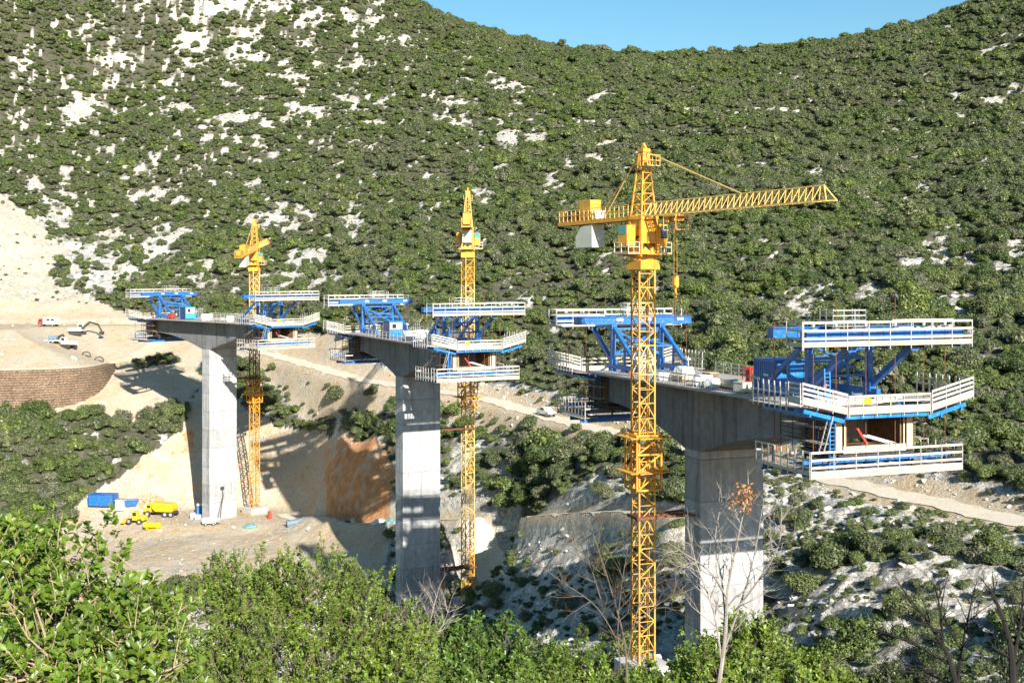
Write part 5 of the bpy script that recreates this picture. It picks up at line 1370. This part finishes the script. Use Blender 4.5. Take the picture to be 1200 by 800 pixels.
def bush(name, label, cat, blobs, ntwig, nleaf, L, mat, barkmat, twig_r=.006, seed=0, aspect=.5, tl=.34, group=None):
    """blobs: (x in photo, y in photo, distance, radius in photo units) read off the photograph; roots go down to the ground below"""
    rs = np.random.RandomState(seed)
    C = np.array([tuple(at(a, b, c)) for a, b, c, r in blobs]); Rr = np.array([r/F*c for a, b, c, r in blobs])
    cx, cy = C[:, 0].mean(), C[:, 1].mean()+.3; g = ground(cx, cy)
    root = thing(name, label, cat, (cx, cy, g), 0, group); o0 = np.array((cx, cy, g))
    tb = MB()
    fork = Vector((cx, cy, g+.45*(C[:, 2].min()-Rr.max()*.6-g)))-Vector(o0)
    tr_ = max(.035, Rr.max()*.07)
    tb.path([(0, 0, -.3), tuple(fork*.5+Vector((.06, .03, 0))), tuple(fork)], [tr_*1.5, tr_*1.2, tr_], n=8)
    mids = []
    for c, r in zip(C, Rr):
        e = Vector(c-o0); m_ = fork.lerp(e, .5)+Vector(rs.randn(3)*r*.15)
        tb.path([tuple(fork), tuple(m_), tuple(e)], [tr_*.75, tr_*.5, tr_*.3], n=6)
    vol = Rr**2; k = rs.choice(len(C), ntwig, p=vol/vol.sum())
    d = rs.randn(ntwig, 3); d[:, 2] += .35; d[:, 1] -= .25; d /= np.linalg.norm(d, axis=1)[:, None]
    lump = 1+.22*np.sin(d[:, 0]*5+k)+.18*np.sin(d[:, 2]*7+2*k)+.1*np.sin(d[:, 1]*9)
    E = C[k]+d*(Rr[k]*(.55+.48*rs.rand(ntwig)**.6)*lump)[:, None]*np.array([1, 1, .92])
    out_ = d*.8+np.array([0, 0, .45])+rs.randn(ntwig, 3)*.35; out_ /= np.linalg.norm(out_, axis=1)[:, None]
    S = E-out_*(tl*(.7+.6*rs.rand(ntwig)))[:, None]
    # side limbs inside the crown, one for every dozen twigs
    for j in range(0, ntwig, 10):
        c = C[k[j]]; tb.path([tuple(Vector(c-o0)), tuple(Vector((c+S[j])/2-o0+rs.randn(3)*.05)), tuple(Vector(S[j]-o0)), tuple(Vector(E[j]-o0))], [min(tr_*.3, twig_r*3), twig_r*2.2, twig_r*1.4, twig_r], n=5)
    for j in range(ntwig):
        tb.path([tuple(Vector(S[j]-o0)), tuple(Vector((S[j]+E[j])/2-o0+rs.randn(3)*.02)), tuple(Vector(E[j]-o0))], [twig_r*1.4, twig_r, twig_r*.6], n=3)
    tb.build('trunk', barkmat, root)
    # leaves along the outer part of every twig
    tw = np.repeat(np.arange(ntwig), nleaf); n = len(tw); t = .25+.8*rs.rand(n)
    P = S[tw]+(E-S)[tw]*t[:, None]; dirs = (E-S)[tw]; dirs /= np.linalg.norm(dirs, axis=1)[:, None]
    rnd = rs.randn(n, 3); rnd -= dirs*(rnd*dirs).sum(1)[:, None]; rnd /= np.linalg.norm(rnd, axis=1)[:, None]
    D = dirs*(.35+.5*rs.rand(n))[:, None]+rnd*.85; D[:, 2] += .12; D /= np.linalg.norm(D, axis=1)[:, None]
    Nn = dirs*.9+rs.randn(n, 3)*.35+np.array([.12, -.45, .5]); Nn -= D*(Nn*D).sum(1)[:, None]; Nn /= np.linalg.norm(Nn, axis=1)[:, None]
    LL = L*(.6+.65*rs.rand(n)); V, Fc = leafset(P-o0, D, Nn, LL, LL*aspect*(.8+.4*rs.rand(n)))
    me = bpy.data.meshes.new('foliage'); me.from_pydata(V.tolist(), [], Fc); me.materials.append(mat)
    me.polygons.foreach_set('use_smooth', [True]*len(me.polygons))
    f = bpy.data.objects.new('foliage', me); COL.objects.link(f); f.parent = root
    return root
bush('laurel_bush', 'big leafy bush with broad bright green leaves and tan twigs at the lower left', 'bush',
     [(20,700,7.2,95),(95,700,7.2,80),(165,735,7.0,72),(60,790,6.6,110),(150,800,6.6,85),(-40,650,7.6,70),(-70,760,7,110),(100,880,6.3,110),(30,645,7.5,55)], 950, 16, .050, M['leaf_bright'], M['twig_tan'], .0028, 3, .58, .24)
bush('evergreen_bush', 'dense small leaved green bush in front of the middle pier', 'bush',
     [(285,722,16.5,72),(370,718,16.2,70),(430,742,15.6,68),(262,780,15,62),(345,800,14.6,92),(450,805,15,72),(480,760,16,45),(255,690,17,40),(330,690,16.6,50),(410,690,16.6,45),(300,870,14,90),(420,880,14,90)], 3200, 20, .050, M['leaf_yellow'], M['bark'], .003, 4, .45, .3)
bush('evergreen_shrub', 'deep green bush below the foot of the middle tower crane', 'bush',
     [(545,772,19,46),(592,768,19.4,44),(520,800,18.2,45),(570,820,18,60),(530,745,19.4,26)], 900, 15, .075, M['leaf_green'], M['bark'], .0035, 5, .42, .32)
bush('evergreen_shrub', 'bright green bush left of the largest crane foot', 'bush',
     [(640,788,18,38),(690,792,18.6,36),(610,815,17,46),(660,830,17.4,50),(560,830,15.8,40),(665,770,18.8,24),(757,798,18.5,30),(735,810,18.4,26),(780,812,18.6,24)], 900, 15, .068, M['leaf_bright'], M['bark'], .0035, 6, .45, .3)
bush('evergreen_shrub', 'yellow green bush behind the pale bare tree, before the nearest pier', 'bush',
     [(850,770,20,46),(890,755,20.6,34),(815,790,19.8,40),(868,735,20.6,26),(860,825,19,60),(905,795,20,36),(800,815,19,40)], 1000, 15, .075, M['leaf_yellow'], M['bark'], .0035, 7, .45, .34)
bush('evergreen_shrub', 'small bright green bush right of the pale bare tree at the bottom edge', 'bush',
     [(955,800,20,36),(925,815,19.4,40),(985,812,20.4,34),(950,770,20.6,15)], 520, 15, .075, M['leaf_yellow'], M['bark'], .0035, 8, .45, .3)
bush('evergreen_shrub', 'dark olive bush behind the dead branches at the lower right', 'bush',
     [(1035,812,23,42),(1090,808,23.4,40),(1070,845,22,55),(1150,828,22.6,46),(1200,805,24,40)], 1000, 14, .08, M['leaf_dark'], M['bark_dark'], .004, 9, .45, .36)

def bare_tree(name, label, stems, r0, mat, seed, twig=.5, depth=2, leaves=None, ntw=7, base=None):
    rs = np.random.RandomState(seed); p0 = at(*stems[0][0]); g = ground(p0.x, p0.y)
    root = thing(name, label, 'tree', (p0.x, p0.y, g)); O = Vector((p0.x, p0.y, g))
    b = MB(); ends = []
    b.path([(0, 0, -.2), (.04, .02, (p0.z-g)*.5), tuple(p0-O)], [r0*1.7, r0*1.35, r0*1.05], n=8)
    def twigs(p, d, L, r, lev):
        q = p.copy(); pts_ = [q.copy()]; rr = [r]; d = d.normalized()
        for s in range(4):
            d = (d+Vector(rs.randn(3)*.16)+Vector((0, 0, .07))).normalized(); q = q+d*L/4; pts_.append(q.copy()); rr.append(r*(1-.19*(s+1)))
        b.path([tuple(v) for v in pts_], rr, n=4); ends.append(q.copy())
        if lev > 0:
            for s in range(1+rs.randint(0, 3)+lev):
                k = rs.randint(1, 4); dd = (d+Vector(rs.randn(3)*.55)).normalized(); twigs(pts_[k], dd, L*(.45+.3*rs.rand()), rr[k]*.62, lev-1)
    for i, st in enumerate(stems):
        P = [at(*q)-O for q in st]; C = polyline([tuple(v) for v in P], .12); n = len(C)
        rb = r0*(1 if i == 0 else .5); rad = [rb*(1-.86*k/(n-1))+.003 for k in range(n)]
        b.path([tuple(v) for v in C], rad, n=6)
        for k in range(ntw):
            j = int(n*(.28+.7*(k+rs.rand())/ntw)); j = min(max(j, 1), n-2)
            d = Vector(C[j+1]-C[j]); d.normalize(); s = Vector(rs.randn(3)); s -= d*s.dot(d); s.normalize()
            twigs(Vector(C[j]), d*.75+s*.75, twig*(.6+.7*rs.rand())*(1.15-.5*k/ntw), rad[j]*.55+.002, depth-1)
        twigs(Vector(C[-1]), Vector(C[-1]-C[-2]), twig*.6, rad[-1], 1)
    b.build('trunk', mat, root)
    if leaves:
        c, rr, cnt = leaves; c = at(*c)-O; n = cnt
        P = np.array(c)+rs.randn(n, 3)*rr*np.array([.8, .8, 1]); D = rs.randn(n, 3)+np.array([0, 0, -.6]); D /= np.linalg.norm(D, axis=1)[:, None]
        Nn = rs.randn(n, 3)+np.array([0, -1, .5]); Nn -= D*(Nn*D).sum(1)[:, None]; Nn /= np.linalg.norm(Nn, axis=1)[:, None]; LL = .05*(.6+.7*rs.rand(n))
        V, Fc = leafset(P, D, Nn, LL, LL*.5); me = bpy.data.meshes.new('dry_leaves'); me.from_pydata(V.tolist(), [], Fc); me.materials.append(M['leaf_orange'])
        f = bpy.data.objects.new('dry_leaves', me); COL.objects.link(f); f.parent = root
    return root
bare_tree('bare_tree', 'pale grey leafless tree with a few orange leaves in front of the nearest pier',
  [[(842,805,18),(850,745,18),(853,690,18),(866,625,17.9),(876,575,17.8)], [(846,775,18),(836,715,18.1),(816,660,18.3),(806,618,18.4)], [(849,760,18),(870,700,17.9),(884,650,17.7),(893,598,17.6)],
   [(851,735,18),(846,680,18.2),(838,635,18.3),(846,585,18.4)], [(862,715,17.9),(890,678,17.7),(912,640,17.5),(916,600,17.5)], [(852,700,18),(830,668,17.6),(790,640,17.3)]], .031, M['bark_pale'], 21, .5, 3, ((870, 583, 17.8), .10, 110), 12)
bare_tree('bare_tree', 'thin leafless grey tree in front of the largest crane mast',
  [[(735,805,16),(732,752,16),(716,690,16),(700,640,16),(690,612,16)], [(734,775,16),(750,705,16.2),(772,662,16.4),(796,622,16.6)], [(730,762,16),(700,712,15.8),(660,682,15.6),(622,655,15.5)],
   [(728,790,16),(724,740,15.9),(728,690,15.8),(736,640,15.8)], [(745,730,16.1),(775,705,16.3),(810,690,16.4)], [(705,705,15.9),(690,660,15.8),(665,625,15.8)]], .012, M['bark'], 22, .4, 3, None, 10)
bare_tree('bare_sapling', 'leafless grey twiggy sapling between the green bush and the middle pier',
  [[(498,800,17),(500,760,17),(506,720,17),(514,690,17)], [(499,770,17),(488,730,17.1),(482,700,17.2)], [(500,760,17),(520,730,16.9),(528,705,16.9)], [(499,785,17),(478,750,17),(462,715,17)]], .013, M['bark_pale'], 23, .4, 3, None, 10)
bare_tree('dead_tree', 'black leafless branches at the lower right edge',
  [[(1124,815,11),(1112,770,11),(1092,735,11),(1058,690,11)], [(1114,778,11),(1066,752,11.2),(1018,735,11.4)], [(1122,800,11),(1130,745,10.9),(1142,690,10.8)], [(1105,757,11),(1102,715,10.9),(1096,690,10.9)], [(1120,805,11),(1090,790,11.2),(1050,785,11.3)]], .026, M['bark_dark'], 24, .3, 2, None, 8)
bare_tree('dead_tree', 'black leafless trunk cut by the right edge above the dark bush',
  [[(1188,815,10.5),(1184,755,10.5),(1170,710,10.5),(1160,690,10.5)], [(1186,780,10.5),(1196,730,10.5),(1199,690,10.5)], [(1186,790,10.5),(1215,740,10.5),(1235,690,10.5)]], .032, M['bark_dark'], 25, .26, 2, None, 8)
# ================================================================== shrubs: the 300 that show largest one by one, the rest as one mass
pts = SHRUBS
apx = pts[:, 3]/pts[:, 1]*F
infr = (pts[:, 4] > 4) & (pts[:, 4] < 1196) & (pts[:, 5] < 745) & (pts[:, 5] > 5)
order = np.argsort(-apx*infr)
bpy.context.view_layer.update(); dg = bpy.context.evaluated_depsgraph_get()
org = Vector((0, 0, 0)); chosen = []
claimed = {}
for i in order[:1500]:
    x, y, z, r, px, py = pts[i]
    vis = 0
    for dx, dz in ((0, 1.35), (-.55, .8), (.55, .8), (0, .6), (-.3, 1.15), (.3, 1.15)):
        t = Vector((x+dx*r, y-.7*r, z+dz*r)); d = t-org
        u, v = CX+F*t.x/t.y, HY-F*t.z/t.y
        key = (int(u//6), int(v//6))
        if claimed.get(key, 1e9) < y-.1: continue
        hit, loc, *_ = scene.ray_cast(dg, org, d.normalized(), distance=max(d.length-.6, 1))
        vis += (not hit)
    if vis >= 3:
        chosen.append(i)
        for a in range(int((px-r*.8*F/y)//6), int((px+r*.8*F/y)//6)+1):
            for b in range(int((py-1.3*r*F/y)//6), int(py//6)+1):
                claimed[(a, b)] = min(claimed.get((a, b), 1e9), y)
    if len(chosen) >= 300: break
print('single shrubs', len(chosen), 'smallest px', apx[chosen[-1]])
def where(px, py, y, sr):
    if px < 260 and y > 235: return 'dense dark green shrub on the slope below the gabion wall', 'shrubs below the gabion wall'
    if sr > 0 and y > 165 and px < 900: return 'rounded green shrub growing on the hillside just above the dirt road', 'shrubs just above the dirt road'
    if sr > 0: return 'dark green shrub on the hillside behind the nearest bridge end', 'shrubs behind the nearest bridge end'
    if px > 895: return 'bushy green shrub among white rocks right of the nearest pier', 'shrubs right of the nearest pier'
    if px > 517 and py < 603: return 'olive green shrub between the dirt road and the lower track', 'shrubs between road and lower track'
    if px > 517: return 'low green shrub on the rocky slope below the lower track', 'shrubs below the lower track'
    return 'olive green shrub between the two far piers on the white slope', 'shrubs between the two far piers'
rest = np.ones(len(pts), bool); src = {}
for k, i in enumerate(chosen):
    x, y, z, r, px, py = pts[i]; rest[i] = False
    o = bpy.data.objects.new('shrub', near_meshes[k % 6]); COL.objects.link(o)
    o.location = (x, y, z-.12*r); o.scale = (r*RS.uniform(.9, 1.15), r*RS.uniform(.9, 1.15), r*RS.uniform(.85, 1.15)); o.rotation_euler = (0, 0, RS.uniform(0, 6.28))
    sr = near_line([x], [y], road)[2][0]
    l, g = where(px, py, y, sr); tag(o, l, 'shrub', g)
P = pts[rest]
me = bpy.data.meshes.new('maquis_scrub'); me.vertices.add(len(P))
co = P[:, :3].copy(); co[:, 2] -= .12*P[:, 3]
me.vertices.foreach_set('co', co.astype(np.float32).ravel())
def vattr(me, name, typ, data):
    a = me.attributes.new(name, typ, 'POINT'); a.data.foreach_set('vector' if typ == 'FLOAT_VECTOR' else 'value', np.asarray(data).ravel())
vattr(me, 'scl', 'FLOAT_VECTOR', (P[:, 3, None]*RS.uniform(.85, 1.18, (len(P), 3))).astype(np.float32))
vattr(me, 'rot', 'FLOAT_VECTOR', np.c_[np.zeros((len(P), 2)), RS.uniform(0, 6.28, len(P))].astype(np.float32))
vattr(me, 'kind_index', 'INT', RS.randint(0, 9, len(P)).astype(np.int32))
scrub = bpy.data.objects.new('maquis_scrub', me); COL.objects.link(scrub)
def instancer(ob, meshes, nm):
    pc = bpy.data.collections.new(nm)
    for k, q in enumerate(meshes):
        pc.objects.link(bpy.data.objects.new('%s_%d' % (nm, k), q))
    ng = bpy.data.node_groups.new(nm, 'GeometryNodeTree')
    ng.interface.new_socket('Geometry', in_out='INPUT', socket_type='NodeSocketGeometry'); ng.interface.new_socket('Geometry', in_out='OUTPUT', socket_type='NodeSocketGeometry')
    gi = ng.nodes.new('NodeGroupInput'); go = ng.nodes.new('NodeGroupOutput'); ip = ng.nodes.new('GeometryNodeInstanceOnPoints'); ci = ng.nodes.new('GeometryNodeCollectionInfo')
    ci.inputs[0].default_value = pc; ci.inputs['Separate Children'].default_value = True; ci.inputs['Reset Children'].default_value = True
    ip.inputs['Pick Instance'].default_value = True
    def na(name, t):
        q = ng.nodes.new('GeometryNodeInputNamedAttribute'); q.data_type = t; q.inputs[0].default_value = name; return q.outputs[0]
    ng.links.new(gi.outputs[0], ip.inputs['Points']); ng.links.new(ci.outputs[0], ip.inputs['Instance'])
    ng.links.new(na('kind_index', 'INT'), ip.inputs['Instance Index']); ng.links.new(na('rot', 'FLOAT_VECTOR'), ip.inputs['Rotation']); ng.links.new(na('scl', 'FLOAT_VECTOR'), ip.inputs['Scale'])
    ng.links.new(ip.outputs[0], go.inputs[0])
    md = ob.modifiers.new(nm, 'NODES'); md.node_group = ng
instancer(scrub, far_meshes, 'maquis')
tag(scrub, 'mass of dark green maquis scrub covering the mountainside', 'scrub', kind='stuff')

# loose limestone: boulders and rubble
def rock_mesh(seed):
    rs = np.random.RandomState(seed); bm = bmesh.new(); bmesh.ops.create_icosphere(bm, subdivisions=2, radius=1)
    ax = rs.randn(12, 3); ax /= np.linalg.norm(ax, axis=1)[:, None]; cut = rs.uniform(.38, .8, 12)
    for v in bm.verts:
        p = np.array(v.co)
        for a, c in zip(ax, cut):
            t = p@a
            if t > c: p = p-a*(t-c)
        v.co = Vector(p*(1+.03*rs.randn()))*1.0
    me = bpy.data.meshes.new('limestone'); bm.to_mesh(me); bm.free(); me.materials.append(M['stone']); return me
m, nt, bs = newmat('pale_limestone'); geo = N(nt, 'ShaderNodeNewGeometry'); oi = N(nt, 'ShaderNodeObjectInfo')
a = noise(nt, geo.outputs['Position'], 1.3, 7, .68)
c = ramp(nt, a, [(.3, (.33, .31, .27)), (.48, (.60, .58, .53)), (.7, (.50, .47, .41))])
c = mixc(nt, 1.0, c, ramp(nt, oi.outputs['Random'], [(0, (.75, .74, .72)), (.5, (1, .98, .95)), (1, (1.15, 1.1, 1.0))]), 'MULTIPLY')
nt.links.new(c, bs.inputs['Base Color']); bs.inputs['Roughness'].default_value = .95; bs.inputs['Specular IOR Level'].default_value = .15
bump(nt, bs, a, .5, .2); M['stone'] = m
rp = []
for (y0, y1, st) in ((75, 170, 1.15), (170, 300, 1.7), (300, 620, 3.2)):
    gx, gy = scatter(-300, 300, y0, y1, st); f_ = fields(gx, gy, False); d = shrub_density(gx, gy, f_)
    pr = np.clip(.85-d, 0, 1)*(1-f_[1])*(f_[4] > 3.4)*(f_[5] > 2.6) + f_[1]*.22*(f_[4] > 3.4)*(f_[5] > 2.6)
    clump = np.clip(.5+1.1*fbm(gx/6, gy/6, 2), .05, 1)
    k = RS.rand(len(gx)) < pr*clump; gx, gy = gx[k], gy[k]; z = fields(gx, gy)[0]
    s = np.clip(np.exp(RS.normal(-1.45, .5, len(gx))), .08, .75)*(1+.0*gx)*np.where(gy > 300, 2.2, np.where(gy > 170, 1.35, 1.0))
    s = np.where((gy > 225) & (f_[1][k] > .5), s*.55, s)
    rp.append(np.c_[gx, gy, z, s])
rp = np.concatenate(rp); print('rocks', len(rp))
me = bpy.data.meshes.new('limestone_rubble'); me.vertices.add(len(rp)); me.vertices.foreach_set('co', rp[:, :3].astype(np.float32).ravel())
vattr(me, 'scl', 'FLOAT_VECTOR', (rp[:, 3, None]*RS.uniform(.6, 1.3, (len(rp), 3))*np.array([1.15, 1.15, .75])).astype(np.float32))
vattr(me, 'rot', 'FLOAT_VECTOR', (RS.uniform(-.5, .5, (len(rp), 3))+np.array([0, 0, 1])*RS.uniform(0, 6.28, (len(rp), 1))).astype(np.float32))
vattr(me, 'kind_index', 'INT', RS.randint(0, 5, len(rp)).astype(np.int32))
rubble = bpy.data.objects.new('limestone_rubble', me); COL.objects.link(rubble)
instancer(rubble, [rock_mesh(40+k) for k in range(5)], 'limestone')
tag(rubble, 'loose white limestone rubble strewn over the bare slopes', 'rubble', kind='stuff')
# ================================================================== light, sky, camera
az = (-.37, .93); el = 25.0
hl = math.hypot(*az); Ld = Vector((az[0]/hl*math.cos(R(el)), az[1]/hl*math.cos(R(el)), -math.sin(R(el))))
sd = bpy.data.lights.new('sun', 'SUN'); sd.energy = 5.0; sd.angle = R(.55); sd.color = (1.0, .95, .87)
so = bpy.data.objects.new('sun', sd); COL.objects.link(so); so.location = (40, -60, 80)
so.rotation_euler = Ld.to_track_quat('-Z', 'Y').to_euler()
wld = bpy.data.worlds.new('World'); scene.world = wld; wld.use_nodes = True
nt = wld.node_tree; nt.nodes.clear()
o_ = nt.nodes.new('ShaderNodeOutputWorld'); bg = nt.nodes.new('ShaderNodeBackground'); sk = nt.nodes.new('ShaderNodeTexSky')
sk.sky_type = 'NISHITA'; sk.sun_disc = False; sk.sun_elevation = R(el)
sk.sun_rotation = math.atan2(-az[0], -az[1]); sk.altitude = 200; sk.air_density = 1.0; sk.dust_density = .5; sk.ozone_density = 1.6
bg.inputs[1].default_value = .072
hs = nt.nodes.new('ShaderNodeHueSaturation'); hs.inputs['Saturation'].default_value = 1.3; hs.inputs['Hue'].default_value = .485; nt.links.new(sk.outputs[0], hs.inputs['Color']); nt.links.new(hs.outputs[0], bg.inputs[0]); nt.links.new(bg.outputs[0], o_.inputs[0])
cd = bpy.data.cameras.new('camera'); cam = bpy.data.objects.new('camera', cd); COL.objects.link(cam)
cd.sensor_width = 36.0; cd.lens = 36.0*F/1200.0; cd.shift_y = -(400-HY)/1200.0; cd.clip_start = .1; cd.clip_end = 3000
cam.location = (0, 0, 0); cam.rotation_euler = (R(90), 0, 0); scene.camera = cam
vs_ = scene.view_settings; vs_.view_transform = 'Standard'; vs_.look = 'None'; vs_.gamma = 1; vs_.exposure = 1.0; vs_.use_curve_mapping = False
scene.cycles.max_bounces = 5; scene.cycles.diffuse_bounces = 3; scene.cycles.glossy_bounces = 2; scene.cycles.transmission_bounces = 3; scene.cycles.transparent_max_bounces = 4
scene.cycles.use_denoising = True
